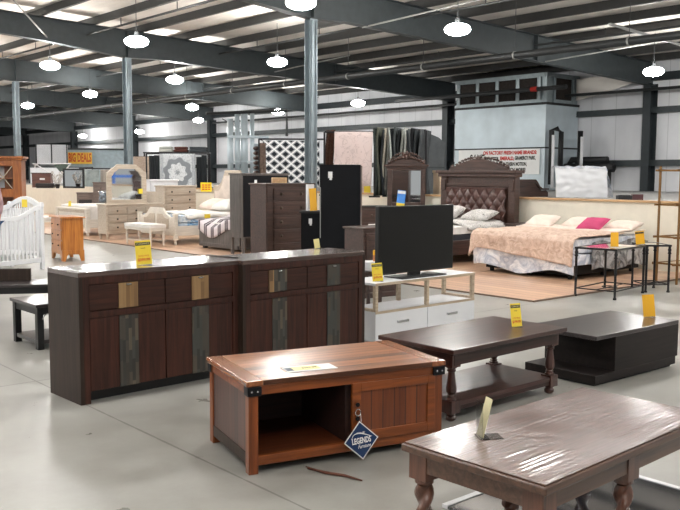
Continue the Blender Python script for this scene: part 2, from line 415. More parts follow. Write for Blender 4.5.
# frames: beams and columns every 9 m
BT = [(26.4, 4.53), (20, 4.76), (13, 5.0), (12, 4.96), (9.5, 5.2), (4, 5.52), (-2, 5.66), (-8, 5.5), (-20, 4.9)]
beam0 = thing('roof_beam', '', 'beam', bl(0, 0), BA)
pts = [(a, b+.014) for a, b in BT]+[(a, zr(a)-.014) for a, _ in reversed(BT)]
MB().prism(pts, -.006, .006, 'y').build('web', 'steel', beam0)
fl = MB()
for a, b in zip(BT[:-1], BT[1:]):
    fl.prism([(a[0], a[1]), (b[0], b[1]), (b[0], b[1]+.016), (a[0], a[1]+.016)], -.12, .12, 'y')
fl.build('bottom_flange', 'steel', beam0)
fl = MB()
for a, b in zip(BT[:-1], BT[1:]):
    fl.prism([(a[0], zr(a[0])-.016), (b[0], zr(b[0])-.016), (b[0], zr(b[0])), (a[0], zr(a[0]))], -.12, .12, 'y')
fl.build('top_flange', 'steel_dark', beam0)
st = MB()
for a, b in ((12, 4.98), (20, 4.78), (4, 5.54)): st.box(a-.008, a+.008, -.11, .11, b, zr(a)-.02)
st.build('stiffener', 'steel', beam0)
col0 = thing('steel_column', '', 'column', bl(0, 0), BA)
MB().box(-.1, .1, -.1, -.086, 0, 4.94).box(-.1, .1, .086, .1, 0, 4.94).box(-.005, .005, -.086, .086, 0, 4.94).build('shaft', 'column', col0)
MB().box(-.16, .16, -.16, .16, 0, .02).build('base_plate', 'column', col0)
MB().tube([(-.07, -.13, .02), (-.07, -.13, 4.9)], .022).tube([(.05, -.125, .02), (.05, -.125, 4.9)], .014).build('conduit', 'column', col0)
wc0 = thing('wall_column', '', 'column', bl(0, 0), BA)
MB().box(-.25, -.234, -.14, .14, 1.1, 4.6).box(.17, .186, -.14, .14, 1.1, 4.6).box(-.234, .17, -.006, .006, 1.1, 4.6).build('shaft', 'steel_dark', wc0)
blabel = ['nearest tapered steel roof beam crossing above the black television', 'second steel roof beam, behind the nearest, ending beside the duct box',
          'third steel roof beam back from the camera', 'fourth steel roof beam back, far down the hall', 'fifth steel roof beam back, small and dim', 'sixth steel roof beam back, nearly lost in the distance', 'farthest steel roof beam at the end of the hall']
clabel = ['galvanised column with conduit behind the dark sideboard, tallest in the picture', 'galvanised column behind the cream arched dresser mirror', 'galvanised column at the left edge above the pine hutch', 'galvanised column far off at the left']
wlabel = ['dark wall column right of the plastic wrapped mattress', 'dark wall column at the left edge of the big duct box', 'dark wall column behind the tall galvanised column', 'dark wall column left of the silver upright pipes', 'dark wall column behind the rolled rugs at left', 'dark wall column above the yellow and orange banner', 'dark wall column near the left edge of the picture']
for i, l in enumerate([5.8, 14.8, 23.35, 32.1, 41.2, 50.3, 59.4, 68.5]):
    b = beam0 if i == 0 else copy_tree(beam0); place(b, bl(0, l), BA)
    b['label'] = 'steel roof beam overhead just behind the camera side' if i == 0 else blabel[min(i-1, 6)]; b['group'] = 'roof beams'
for i, l in enumerate([14.8, 23.35, 32.1, 41.2]):
    c = col0 if i == 0 else copy_tree(col0); place(c, bl(12, l, .018), BA); c['label'] = clabel[i]; c['group'] = 'interior columns'
for i, l in enumerate([14.8, 23.6, 32.4, 41.2, 50.3, 59.4, 68.5]):
    c = wc0 if i == 0 else copy_tree(wc0); place(c, bl(WT-.19, l), BA); c['label'] = wlabel[i]; c['group'] = 'wall columns'
# pipes under the roof
def bthing_mesh(mb, name, mat, label, cat, group=None, **k):
    o = mb.build(name, mat, **k); o.rotation_euler = (0, 0, BA); return tag(o, label, cat, group)
mp = thing('main_pipe', 'long dark pipe hung low under the roof beams', 'pipe', bl(0, 0), BA)
MB().tube([(16.8, 2, 4.45), (16.8, 60, 4.45)], .085, 14).build('pipe_run', 'pipe', mp, smooth=True)
for l in range(4, 58, 3): MB().tube([(16.8, l, 4.5), (16.8, l, zr(16.8)+.1)], .008, 6).build('hanger_rod', 'pipe', mp)
for l in range(4, 58, 3): MB().tube([(16.8, l-.02, 4.45), (16.8, l+.02, 4.45)], .1, 14).build('pipe_clamp', 'pipe_l', mp)
def sprinkler(t, z, lab):
    r_ = thing('sprinkler_line', lab, 'pipe', bl(0, 0), BA, 'sprinkler lines')
    MB().tube([(t, -4, z), (t, 80, z)], .03, 8).build('pipe_run', 'pipe', r_, smooth=True)
    for i in range(22): MB().tube([(t, 1+i*2.9, z), (t, 1+i*2.9, z+.2)], .014, 6).build('sprig', 'pipe', r_)
sprinkler(10.8, 5.5, 'thin sprinkler pipe passing left of the nearest column')
sprinkler(15.2, 5.38, 'thin sprinkler pipe passing right of the nearest column')
sprinkler(6.2, 5.62, 'thin sprinkler pipe at the upper left')
sprinkler(20, 5.2, 'thin sprinkler pipe above the lamp at the right edge')
bthing_mesh(MB().tube([(25.6, 5, 4.35), (25.6, 40, 4.35)], .05, 8), 'wall_pipe', 'pipe', 'dark pipe run along the top of the right wall', 'pipe')
bthing_mesh(MB().tube([(24.2, 16.6, 4.5), (24.2, 24.5, 4.5)], .075, 10), 'duct_pipe', 'pipe', 'dark pipe crossing the front of the duct grilles', 'pipe')
bthing_mesh(MB().tube([(24.2, 17.75, 4.5), (24.2, 18.0, 4.5)], .085, 10), 'red_coupling', 'red', 'red coupling on the pipe crossing the duct box grilles', 'pipe fitting')
for i, (a, b, lab) in enumerate([((13.5, 14.8, 4.95), (15.5, 12.4, 5.6), 'pale diagonal brace beside the lamp at top right'), ((20.5, 14.8, 4.8), (22.5, 12.4, 5.3), 'pale diagonal brace near the right edge lamp'),
                          ((17, 23.8, 4.88), (19, 21.4, 5.5), 'pale diagonal brace above the rolled rugs'), ((10, 23.8, 5.2), (8, 21.4, 5.8), 'pale diagonal brace between the upper left lamps')]):
    bthing_mesh(MB().tube([a, b], .02, 6), 'flange_brace', 'pipe_l', lab, 'brace', 'flange braces')
bthing_mesh(MB().prism([(17.2, 4.92), (26.2, 4.55), (26.2, 4.6), (17.2, 4.97)], 10.7, 10.76, 'y'), 'light_conduit', 'pipe_l', 'pale flat bar slanting from the main pipe to the right wall', 'bar')
# rod bracing on the wall
bthing_mesh(MB().tube([(26.2, 33, 2.2), (26.2, 40, 4.6)], .025, 6), 'bracing_rod', 'pipe', 'diagonal brace rod on the wall behind the rugs', 'brace')
bthing_mesh(MB().tube([(26.1, 7, 4.2), (26.1, 13, 4.8)], .012, 6), 'bracing_rod', 'pipe', 'thin slanting rod at the top of the right wall', 'brace')

# ------------------------------------------------------------------ lamps
lamp0 = thing('high_bay_lamp', '', 'lamp', (0, 0, 0), 0)
MB().ell((0, 0, -.02), (.27, .27, .125), 12).build('lens', 'lens', lamp0, smooth=True)
MB().lathe([(.07, .1), (.05, .13), (.045, .2), (.02, .23)], n=14).build('housing', 'pipe', lamp0)
MB().tube([(0, 0, .23), (0, 0, 1.0)], .008, 6).build('hanger', 'pipe', lamp0)
seen = {(9.5, 12): 'glowing round lamp cut by the top edge of the picture', (13.6, 12): 'glowing round lamp at upper right, largest and brightest of all', (9.5, 18.0): 'glowing round lamp just left of the cream mirror column, upper left',
        (9.8, 23.6): 'glowing round lamp at upper left above the pine hutch', (14.2, 24.4): 'glowing round lamp right of the column behind the arched mirror', (14.0, 18.7): 'glowing round lamp left of the tallest column',
        (14.4, 31): 'glowing small lamp left of the arched mirror column', (14.8, 38.2): 'glowing small lamp above the hutch, lower than the first', (22.8, 25.2): 'glowing lamp above the hanging dark rugs',
        (23.4, 31.2): 'glowing lamp above the lattice rug', (24, 38.9): 'glowing small lamp above the silver upright pipes', (25.2, 47.6): 'glowing tiny lamp above the medallion rug',
        (25.4, 56): 'glowing tiny lamp above the yellow and orange banner', (21.6, 12.1): 'glowing round lamp near the right edge of the picture', (19.2, 31.6): 'glowing faint lamp between two beams left of centre',
        (14.8, 45): 'glowing tiny lamp far off at left'}
first = True
allp = dict(seen)
for t_ in (-9, -4.5, .2, 4.9, 9.5, 14.2, 18.5, 22.8):
    for l_ in (-.4, 5.8, 12, 18.2, 24.5, 31, 38, 45, 52):
        p_ = bl(t_, l_); az = math.degrees(math.atan2(p_.x, p_.y))
        hidden = abs(az) > 23.5 or p_.y < 13.5  # unseen lamps carry the grid on, added to brighten hall and walls
        if hidden and all(math.hypot(t_-a, l_-b) > 3.2 for a, b in seen) and not (t_ > 5 and az < -60) and not (t_ < -5 and l_ > 40): allp[(t_, l_)] = None
for (t_, l_), lab in allp.items():
    o = lamp0 if first else copy_tree(lamp0); first = False
    zz = 4.6 if t_ < 16 else 4.4
    if t_ > 25: zz = 4.15
    place(o, bl(t_, l_, zz)); o['label'] = lab or 'unseen round high bay lamp added outside the picture to brighten the hall'; o['group'] = 'high bay lamps' if lab else 'unseen high bay lamps added outside the picture'

# ================================================================== BEHIND THE LOW WALL (platform at 1.1 m)
PZ = 1.1
# big galvanised duct box, local x = across (towards wall), y = along
ac = thing('air_handler', 'big galvanised metal duct box with dark grilles beside the right wall', 'air handler', bl(24.5, 17.6, PZ), BA)
H = 3.97
MB().box(0, 1.9, 0, 4.05, 0, 2.9).build('lower_casing', 'galv', ac)
MB().box(.03, 1.87, .03, 4.02, 2.96, H).build('upper_casing', 'galv_f', ac)
MB().box(-.03, 1.93, -.03, 4.08, 2.9, 2.98).build('seam_band', 'rubber', ac)
MB().box(-.012, 1.912, -.012, 4.062, 1.42, 1.47).build('seam_band', 'rubber', ac)
for i in range(4):
    MB().box(.0, .03, .42+i*.9, 1.14+i*.9, 3.1, 3.82).build('grille', 'mesh_dark', ac)
MB().box(.55, 1.45, .0, .03, 3.1, 3.82).build('grille', 'mesh_dark', ac)
fr = MB()
for i in range(5): fr.box(-.03, 0, .27+i*.9-.05, .27+i*.9+.05, 2.98, H)
fr.box(-.03, .0, 0, 4.05, 3.84, H).box(-.03, 0, 0, 4.05, 2.98, 3.07).box(-.03, .06, -.03, .1, 2.98, H).box(1.5, 1.6, -.03, 0, 2.98, H).box(.4, .5, -.03, 0, 2.98, H).box(0, 1.9, -.03, 0, 3.84, H)
fr.build('grille_frame', 'galv_f', ac)
# sign on its long side
sg = thing('brand_banner', 'white banner listing brand names in red and black, on the duct box', 'sign', bl(24.46, 19.6, 2.1), BA-PI/2)
MB().box(-1.82, 1.82, -.0, .015, -.46, .42).build('banner_board', plain('banner_white', '#f3f3f1', .6, 0, .3, .02), sg)
sg2 = [(-.98, .05, 'SAVE', .5, .75, 'ink', .3), (.53, .29, 'ON FACTORY FRESH NAME BRANDS:', .17, 2.35, 'redink', 0), (-.25, .08, 'CRAFTER,', .17, .7, 'ink', 0), (.44, .09, 'EMERALD,', .17, .62, 'redink', 0),
       (1.22, .1, 'GRAMERCY PARK,', .17, .88, 'ink', 0), (-.1, -.12, 'ASHLEY,', .17, .5, 'redink', 0), (.75, -.11, 'SOUTHERN MOTION,', .17, 1.1, 'ink', 0), (.75, -.31, '& MUCH MORE!', .17, 1.0, 'ink', 0)]
for x, z, b, s_, w_, m_, sh in sg2: text('lettering', b, s_, m_, sg, (x, -.006, z), w=w_, shear=sh, bold=.008)
# insulated pipe loops at its corner
pl = thing('insulated_pipes', 'black insulated pipe loop and white pipes at the duct box corner', 'pipe', bl(24.3, 17.2, PZ), BA)
MB().tube([(0, 0, .2), (0, 0, 2.0), (.15, -.12, 2.06), (.25, -.2, 1.95), (.25, -.2, .75), (.5, -.35, .62), (.8, -.5, .62), (.92, -.5, .75), (.92, -.5, 2.0)], .09, 10).build('insulated_loop', 'rubber', pl, smooth=True)
MB().tube([(-.03, -.09, 1.85), (-.03, -.09, .1), (.5, -.3, .05)], .055, 8).tube([(.84, -.62, 1.8), (.84, -.62, .6)], .05, 8).build('white_pipe', 'white', pl, smooth=True)
dk = thing('black_duct', 'black ducts on stands along the wall right of the duct box', 'duct', bl(25.6, 16.5, PZ+.75), BA)
MB().tube([(.2, -.5, .3), (.2, .9, .3), (.2, 1.0, .1)], .1, 12).tube([(.1, -.8, .02), (.1, 1.1, .02)], .15, 12).build('duct_run', 'rubber', dk, smooth=True)
for y in (-.6, .7): MB().box(-.02, .3, y, y+.12, -.75, -.1).build('stand', 'rubber', dk)
o = MB().grid(20, 10, lambda u, v: Vector((26.1-.25*math.sin(PI*u)*v, 17.5-2.6*u, 4.95-.05*u-(1-v)*(.72*(1-u)**.7+.03)+.03*noise.noise(Vector((u*5, v*4, 1)))))).build('insulation_drape', 'insul', smooth=True, solid=.01); o.rotation_euler = (0, 0, BA)
tag(o, 'loose white insulation sheet sagging from the roof corner right of the duct box', 'sheet')

# plastic wrapped mattress leaning on the platform
p = at(582, 197.5, PZ); d_ = p.y
mt = thing('wrapped_mattress', 'white mattress in clear plastic standing behind the low wall', 'mattress', p, R(3))
def slab(w_, h_, t_, sx=0):
    m = MB(); m.grid(22, 14, lambda u, v: Vector(((u-.5)*w_*(1-sx*v)-sx*v*.18, -t_/2+.025*noise.noise(Vector((u*6, v*6, 1)))-.1*(abs(2*u-1)**6), v*h_)))
    return m
MB().box(-.58, .5, 0, .2, .0, .60).build('mattress_core', 'mattress', mt, bev=.05)
MB().grid(30, 20, lambda u, v: Vector(((u-.5)*1.2-.02-.05*v, -.05-.03*math.sin(PI*v)+.025*noise.noise(Vector((u*7, v*7, 3))), .67*v+.015*noise.noise(Vector((u*9, 0, v*3)))))).build('front_plastic', 'white', mt, smooth=True)
MB().grid(20, 16, lambda u, v: Vector((.58+.14*(1-v)*1.0-.05*v+.03*noise.noise(Vector((u*7, v*7, 8))), -.06+.36*u, .67*v+.01))).build('side_plastic', 'wrap', mt, smooth=True)
MB().grid(30, 8, lambda u, v: Vector(((u-.5)*1.2-.05, -.06+.36*v, .67+.05*math.sin(PI*v)+.03*noise.noise(Vector((u*9, v*4, 5)))))).build('top_plastic', 'wrap', mt, smooth=True)
# small things on the ledge at right
q = at(624, 197.5, PZ+.1); tag(place(MB().box(-.13, .13, -.08, .08, 0, .14).box(-.1, .1, -.06, .06, .14, .15).build('small_box', 'black', bev=.02), (q.x, q.y, PZ)), 'small black box on the platform right of the wrapped mattress', 'box')
q = at(637, 197.5, PZ+.1); tag(place(MB().box(-.1, .1, -.05, .05, 0, .16).build('small_box', plain('maroon_box', '#4a2628', .5)), (q.x, q.y, PZ)), 'small maroon box on the platform near the wall column', 'box')
q = at(636, 197, PZ+.1); tag(place(MB().grid(16, 8, lambda u, v: Vector(((u-.5)*1.5, (v-.5)*.5, .012+.02*abs(noise.noise(Vector((u*6, v*4, 2))))))).build('plastic_sheet', 'wrap', smooth=True, solid=.004), (q.x+.1, q.y-.45, PZ+.02)), 'crumpled clear plastic sheet lying on the platform edge', 'sheet')
tag(bthing_mesh(MB().box(26.2, 26.28, 16.2, 16.3, 1.3, 2.1), 'wall_box', 'pipe', 'dark upright bar on the wall above the maroon box', 'bar'))

# hanging rugs and racks
def rug(name, label, x0, x1, ytop, ybot, d, mat, yaw=0, group=None, th=.02, tagcol=None, wav=.02, skew=0):
    """a rug hung from a rail at distance d"""
    a = atd(x0, d); b = atd(x1, d); w_ = (b-a).length/max(.2, math.cos(yaw)); zt = 1.6+(174.8-ytop)*d/857.8; zb = 1.6+(174.8-ybot)*d/857.8
    o = MB().grid(24, 16, lambda u, v: Vector(((u-.5)*w_+skew*(1-v), wav*math.sin(u*PI*5)*(1-v*.5), (v-.5)*(zt-zb)))).build(name, mat, smooth=True, solid=th)
    c = (a+b)/2; place(o, (c.x, c.y, (zt+zb)/2), yaw); return tag(o, label, 'rug', group)
def rail(name, label, p1, p2, r=.025):
    """a rack: rail at height with two legs down to the platform"""
    o = thing(name, label, 'rug rack', (0, 0, 0), 0)
    p1, p2 = Vector(p1), Vector(p2)
    MB().tube([p1, p2], r, 8).build('rail', 'blackmetal', o)
    for p_ in (p1, p2): MB().tube([p_, (p_.x, p_.y, PZ)], r, 8).box(p_.x-.12, p_.x+.12, p_.y-.12, p_.y+.12, PZ, PZ+.03).build('leg', 'blackmetal', o)
    return o
rug('hanging_rug', 'white and charcoal diamond lattice rug hung left of the tallest column', 263, 319, 141.5, 187, 26, 'lattice', R(6))
a, b = atd(259, 26.15, 2.66), atd(324, 26.15, 2.66); rail('rug_rack', 'black rail carrying the diamond lattice rug', a, b)
rug('hanging_rug', 'short brown furry rug at the left edge of the lattice rug', 260, 267, 144, 187, 25.9, plain('brown_rug_pile', '#5b4d45', .95, 0, .1, .3, 0, 20), R(30))
# rolled rug pile seen end-on left of it
rp = thing('rug_stack', 'dark brown ladder of stacked rug ends beside the lattice rug', 'rug stack', atd(257, 27, PZ), 0)
for i in range(9): MB().ell((0, 0, .1+.15*i), (.12, .3, .07), 8).build('rolled_end', 'chest', rp, smooth=True)
rug('hanging_rug', 'blush pink carved rug with a yellow tag, right of the tallest column', 334, 372, 132.5, 197, 20.3, 'pink_rug', R(4), skew=-.03)
rug('hanging_rug', 'dark brown shag rug behind the left edge of the pink rug', 326, 335, 131, 190, 20.5, plain('shag', '#3c2a22', .95, 0, .1, .4, 0, 30), R(-25), skew=-.1)
rail('rug_rack', 'black rail carrying the pink rug', atd(324, 20.42, 2.6), atd(374, 20.42, 2.6))
cols = ['#2f3431', '#4a4c44', '#26292c', '#8c877c', '#5a5b58', '#9aa09c', '#17191b', '#3b3f40', '#1d1f21', '#70736e', '#8a8c88', '#25282a', '#3e4142', '#17181a', '#2c2f31', '#45484a']
names = ['dark green fringed', 'moss', 'near black', 'tan', 'mid grey', 'silver', 'jet black', 'slate', 'coal', 'stone', 'pale grey', 'ink dark', 'iron grey', 'soot black', 'graphite', 'smoke grey']
for i, c in enumerate(cols):
    x = 375+i*2.85; dd = 18.6+.02*i
    o = MB().grid(10, 12, lambda u, v: Vector((.03*math.sin(v*5+i)+(u*.05), u*.9, (v-.5)*1.45))).build('hanging_rug', plain('rug_pile_'+names[i].split()[0], c, .95, 0, .1, .25, 0, 14), smooth=True, solid=.035)
    p_ = atd(x, dd); place(o, (p_.x, p_.y, 1.87+.03*math.sin(i*2.1)), R(-22+(i*7 % 9)))
    tag(o, '%s rug in the row hung edge-on above the ornate mirror, number from left by shade' % names[i] if False else '%s rug hung edge-on in the tight row above the ornate mirror' % names[i], 'rug', 'rugs hung edge-on')
rail('rug_rack', 'black rail carrying the tight row of dark rugs', atd(374, 19.1, 2.58), atd(425, 19.1, 2.58))
# big grey thing with slanting top right of the rugs
gp = thing('grey_wrapped_panel', 'dark grey panel with slanted top behind the ornate mirror rugs', 'panel', atd(434, 23.2, PZ), R(10))
MB().prism([(-.26, 0), (.27, 0), (.27, 1.35), (.1, 1.5), (-.2, 1.62), (-.26, 1.6)], 0, .3, 'y').build('panel_body', plain('charcoal_felt', '#53575a', .9), gp)
MB().box(-.28, .29, -.02, 0, .68, .72).build('cross_bar', 'steel', gp)
# galvanised uprights (ducts) left of the lattice rug
gd = thing('silver_ducts', 'cluster of silver upright ducts left of the lattice rug', 'duct', atd(243, 34, PZ), R(20))
for x, r_, h_ in ((-.5, .12, 2.65), (-.22, .1, 2.9), (.06, .14, 2.9), (.38, .09, 2.9), (.58, .12, 1.7), (-.0, .1, 1.8)): MB().tube([(x, 0, 0), (x, 0, h_)], r_, 12).build('upright_duct', 'galv', gd, smooth=True)
MB().box(-.65, 1.0, -.2, -.1, 1.9, 2.0).box(-.62, .7, -.2, -.1, .95, 1.0).build('cross_bar', 'galv', gd)
MB().tube([(-1.5, -.3, 2.8), (1.7, -.35, 3.0), (1.7, -.35, 2.0)], .06, 8).build('feed_pipe', 'pipe', gd)
# medallion rug group
rug('hanging_rug', 'silver grey medallion rug hanging with folded corner above the cream chest', 160, 196, 155, 192, 30, 'medallion', R(-4))
rug('hanging_rug', 'pale beige distressed rug behind the arched dresser mirror', 131, 151, 158, 186, 31, 'beige_rug', R(-3))
rug('hanging_rug', 'pale grey rug hung between the black framed mirror and arched mirror', 82, 100, 171, 192, 32, 'grey_rug')
rug('hanging_rug', 'beige striped rug hung just left of the arched mirror', 101, 112, 171, 192, 32.2, stripes('faded_stripe', '#9d948b', '#b3aaa1', '#8d847d', .12, 0))
for x0, x1, lab in ((150, 155, 'black rug hung left of the medallion rug'), (155, 160, 'slate black rug touching the medallion rug on its left'), (197, 202, 'black rug hung right of the medallion rug'), (202, 207, 'rightmost black rug beyond the medallion rug')):
    rug('hanging_rug', lab, x0, x1, 156+random.random()*3, 192, 30.3, plain('black_pile', '#1e2225', .95), R(35), 'black rugs by the medallion rug')
rail('rug_rack', 'black rail carrying the medallion rug and its black neighbours', atd(147, 30.5, 2.3), atd(209, 30.5, 2.3))
rail('rug_rack', 'low rail carrying the pale rugs left of the arched mirror', atd(80, 32.6, 1.78), atd(114, 32.6, 1.78))
rail('rug_rack', 'rail carrying the beige rug behind the arched mirror', atd(128, 31.3, 2.2), atd(153, 31.3, 2.2))
tp = thing('rug_shelf', 'shelf of folded rugs above the medallion rug', 'shelf', atd(174, 31.2, PZ), 0)
MB().box(-1.1, 1.3, 0, .4, 1.24, 1.28).build('board', 'blackmetal', tp)
for x in (-1.08, 1.24): MB().box(x, x+.05, 0, .05, 0, 1.24).box(x, x+.05, .35, .4, 0, 1.24).build('leg', 'blackmetal', tp)
for x0, x1, c, lab in ((-.55, -.05, '#b5b7b0', 'pale folded rug on the shelf above the medallion rug'), (0, .5, '#4c2a22', 'maroon folded rug on the shelf above the medallion rug'), (.55, 1.2, '#3d4246', 'charcoal folded rug on the shelf above the medallion rug')):
    o = MB().box(x0, x1, .02, .38, 0, .1).box(x0+.02, x1-.02, .02, .37, .105, .19).build('folded_rug', plain('folded_'+lab.split()[0], c, .9), bev=.03); p_ = atd(174, 31.2, PZ+1.285); tag(place(o, p_), lab, 'rug', 'folded rugs')

# blue grey container with banner, far left
cb = thing('sheet_metal_booth', 'blue grey sheet metal booth carrying the yellow and orange banner', 'booth', atd(67, 46, PZ), R(15))
MB().box(-.2, 3.2, 0, 1.8, 0, 1.75).build('booth_wall', plain('booth_paint', '#a9b8bf', .5), cb)
MB().box(-.3, 3.3, -.1, 1.9, 1.75, 1.84).build('booth_roof', 'pipe', cb)
wp = thing('white_partition', 'white partition behind the crossed trestle frame at left', 'partition', atd(30, 42, PZ), R(3))
MB().box(0, 3.1, 0, .08, 0, .82).build('panel', 'white', wp); MB().box(0, .06, -.05, 0, 0, .82).box(3.04, 3.1, -.05, 0, 0, .82).box(.06, 3.04, -.03, 0, .77, .82).build('edge_trim', 'steel', wp)
bn = thing('sale_banner', 'yellow banner with orange red letters high on the grey booth', 'sign', atd(81, 45.6, 2.4), R(8))
MB().box(-.62, .62, 0, .02, -.3, .3).build('banner_sheet', plain('banner_yellow', '#f2c244', .6), bn)
text('lettering', 'BIG DEALS', .5, plain('orange_red', '#cf5a25', .6), bn, (0, -.01, 0), w=1.2, bold=.02) if False else None
M['orange_red'] = plain('orange_red', '#cc5722', .6)
t_ = text('lettering', 'BIG DEALS', .62, 'orange_red', bn, (0, -.012, 0), w=1.16, bold=.02)
wv = thing('wall_hatch', 'pale panelled wall cabinet at left under the roof beams', 'cabinet', atd(76/2+15, 44, PZ+1.0), R(10))
MB().box(-.75, .75, 0, .4, 0, .95).build('cabinet_body', 'liner', wv); MB().box(-.78, -.72, -.03, 0, 0, .95).box(-.03, .03, -.03, 0, 0, .95).box(.72, .78, -.03, 0, 0, .95).box(-.78, .78, -.03, 0, -.05, .0).build('trim_strip', 'steel_dark', wv)
MB().box(-.7, -.6, .1, .2, -1.0, 0).box(.6, .7, .1, .2, -1.0, 0).build('leg', 'steel_dark', wv)

# left platform furniture
def pbox(name, lab, cat, x0, x1, yt, d, mat, dep=.5, yb=None, yaw=0):
    a, b = atd(x0, d), atd(x1, d); zt = 1.6+(174.0-yt)*d/857.8; zb = PZ if yb is None else yb
    o = thing(name, lab, cat, ((a.x+b.x)/2, d, zb), yaw); w_ = b.x-a.x
    return o, w_, zt-zb
o, w_, h_ = pbox('small_cabinet', 'reddish brown cabinet on the platform above the white crib', 'cabinet', 33, 51, 174.5, 30, 'chest', yaw=R(8))
MB().box(-w_/2, w_/2, 0, .45, 0, h_).build('body', wood('red_brown', '#4a2a22', '#6c4236', .5), o); bx('top', 'chest', o, -w_/2-.03, w_/2+.03, -.03, .48, h_, h_+.03)
bx('label_plate', 'paper', o, -.05, .12, -.012, 0, h_*.55, h_*.68)
o, w_, h_ = pbox('ottoman', 'black leather ottoman in front of the reddish brown cabinet', 'ottoman', 36, 54, 184, 28.8, 'black', yaw=R(8))
MB().box(-w_/2, w_/2, 0, .4, .03, h_).build('cushion', plain('black_leather', '#1a1718', .5), o, bev=.04); MB().box(-w_/2+.03, w_/2-.03, .03, .37, 0, .04).build('foot_frame', 'black', o)
o, w_, h_ = pbox('framed_mirror', 'rectangular black framed mirror standing on the platform at left', 'mirror', 62.5, 85.5, 173, 29, 'black', yaw=R(-12))
h_ = .66
MB().box(-w_/2, -w_/2+.06, 0, .04, 0, h_).box(w_/2-.06, w_/2, 0, .04, 0, h_).box(-w_/2+.06, w_/2-.06, 0, .04, 0, .06).box(-w_/2+.06, w_/2-.06, 0, .04, h_-.06, h_).build('frame', 'black', o)
bx('glass', 'mirror', o, -w_/2+.06, w_/2-.06, .015, .03, .06, h_-.06)
MB().tube([(0, .04, h_*.8), (0, .3, 0)], .015, 6).build('stand', 'black', o)
# dark plants / white frames behind
o = thing('trestle_frame', 'white crossed trestle frame on the platform beside the framed mirror', 'frame', atd(52, 33, PZ), 0)
MB().tube([(-.6, 0, .85), (.45, 0, .2)], .025, 6).tube([(.75, 0, .85), (.15, 0, .15)], .025, 6).tube([(-.7, 0, .0), (-.6, 0, .85)], .02, 6).tube([(-.7, 0, .85), (.78, 0, .87)], .02, 6).tube([(.15, 0, .15), (.12, 0, 0)], .02, 6).tube([(.45, 0, .2), (.5, 0, 0)], .02, 6).build('bars', 'white', o)
MB().prism([(.1, .82), (.7, .85), (.45, .42)], .02, .05, 'y').build('canopy', plain('green_grey_cloth', '#4b5852', .9), o)
o = thing('artificial_plant', 'black and white leafy plant in a pot left of the framed mirror', 'plant', atd(58, 28.4, PZ), 0)
MB().lathe([(.06, 0), (.09, .14), (.08, .14)], n=12).build('pot', 'black', o)
m = MB()
for i in range(40):
    a = random.random()*2*PI; e = random.random(); L = .22+.14*random.random(); c = Vector((math.cos(a)*(.06+.1*e), math.sin(a)*(.06+.1*e), .14+L*e*1.3))
    m.ell(c, (.05, .02, .035), 4, m=Matrix.Rotation(a, 3, 'Z') @ Matrix.Rotation(R(50), 3, 'Y'))
m.build('leaves', 'floral', o)
# cream hat-like white bits row top of the cream chest are white pillows behind
# tan upright board left of the ornate headboard, dark sleigh headboard right of it
o = MB().box(-.06, .06, 0, .5, 0, .55).box(-.075, .075, -.02, .52, .55, .6).build('beige_post', 'oak'); tag(place(o, atd(441.5, 18.6, PZ), R(10)), 'beige upright board on the platform left of the ornate headboard', 'board')
o = thing('sleigh_headboard', 'dark brown scrolled headboard on the platform right of the ornate headboard', 'headboard', at(532, 197, PZ), R(30))
MB().prism([(-.55, 0), (.5, 0), (.5, .1), (.44, .16), (.3, .15), (.18, .2), (.1, .3), (.05, .36), (-.55, .36)], 0, .08, 'y').build('panel', 'chest', o)
MB().prism([(-.57, .36), (.06, .36), (.12, .31), (.2, .21), (.3, .165), (.5, .17), (.5, .2), (.31, .2), (.22, .25), (.14, .36), (.08, .41), (-.57, .41)], -.03, .11, 'y').build('cap_rail', 'chest', o)
# unseen blue rack, added to colour the reflection in the cream dresser mirror
o = thing('reflected_rack', 'unseen blue steel rack added for the cream dresser mirror to reflect', 'rack', bl(16.8, -3, PZ), BA-PI/2)
for y in (-3, 0, 3):
    for x in (0, 1): MB().box(x-.05, x+.05, y-.05, y+.05, 0, 3).build('post', 'blue_steel', o)
for z in (.3, 1.6, 2.8): MB().box(-.04, .04, -3, 3, z, z+.12).box(.96, 1.04, -3, 3, z, z+.12).build('beam_bar', 'blue_steel', o)

# ================================================================== SHARED BITS
def card(label, loc, yaw, w_=.085, h_=.13, lean=R(-8), mat='yellow', price='$399.99', band=True, words=True, base=True):
    """paper price card in a small clear stand; faces local -y"""
    o = thing('price_card', label, 'price card', loc, yaw)
    c = MB().box(-w_/2, w_/2, -.001, .001, 0, h_).build('card', mat, o); c.location = (0, 0, .004); c.rotation_euler = (lean, R(-5), 0)
    if band: MB().box(-w_/2+.003, w_/2-.003, -.0016, -.001, h_*.8, h_*.93).build('title_band', 'ink', c)
    if words:
        text('lettering', 'CLEARANCE', h_*.1, 'yellow_p', c, (0, -.002, h_*.865), w=w_*.8) if band else None
        text('lettering', "OUTLET PRICE", h_*.09, 'redink', c, (0, -.002, h_*.36), w=w_*.7)
        text('lettering', price, h_*.16, 'redink', c, (0, -.002, h_*.2), w=w_*.78, bold=.0008)
        text('lettering', "SALE", h_*.07, 'ink', c, (0, -.002, h_*.68), w=w_*.3)
    if base: MB().box(-w_/2, w_/2, -.012, .03, 0, .003).build('clear_base', 'acrylic', o)
    return o
def sticker(parent, x, z, y, w_=.06, h_=.09):
    MB().box(x-w_/2, x+w_/2, y-.002, y, z, z+h_).box(x-w_*.2, x+w_*.4, y-.003, y-.001, z-h_*.3, z+.01).build('white_sticker', 'paper', parent)
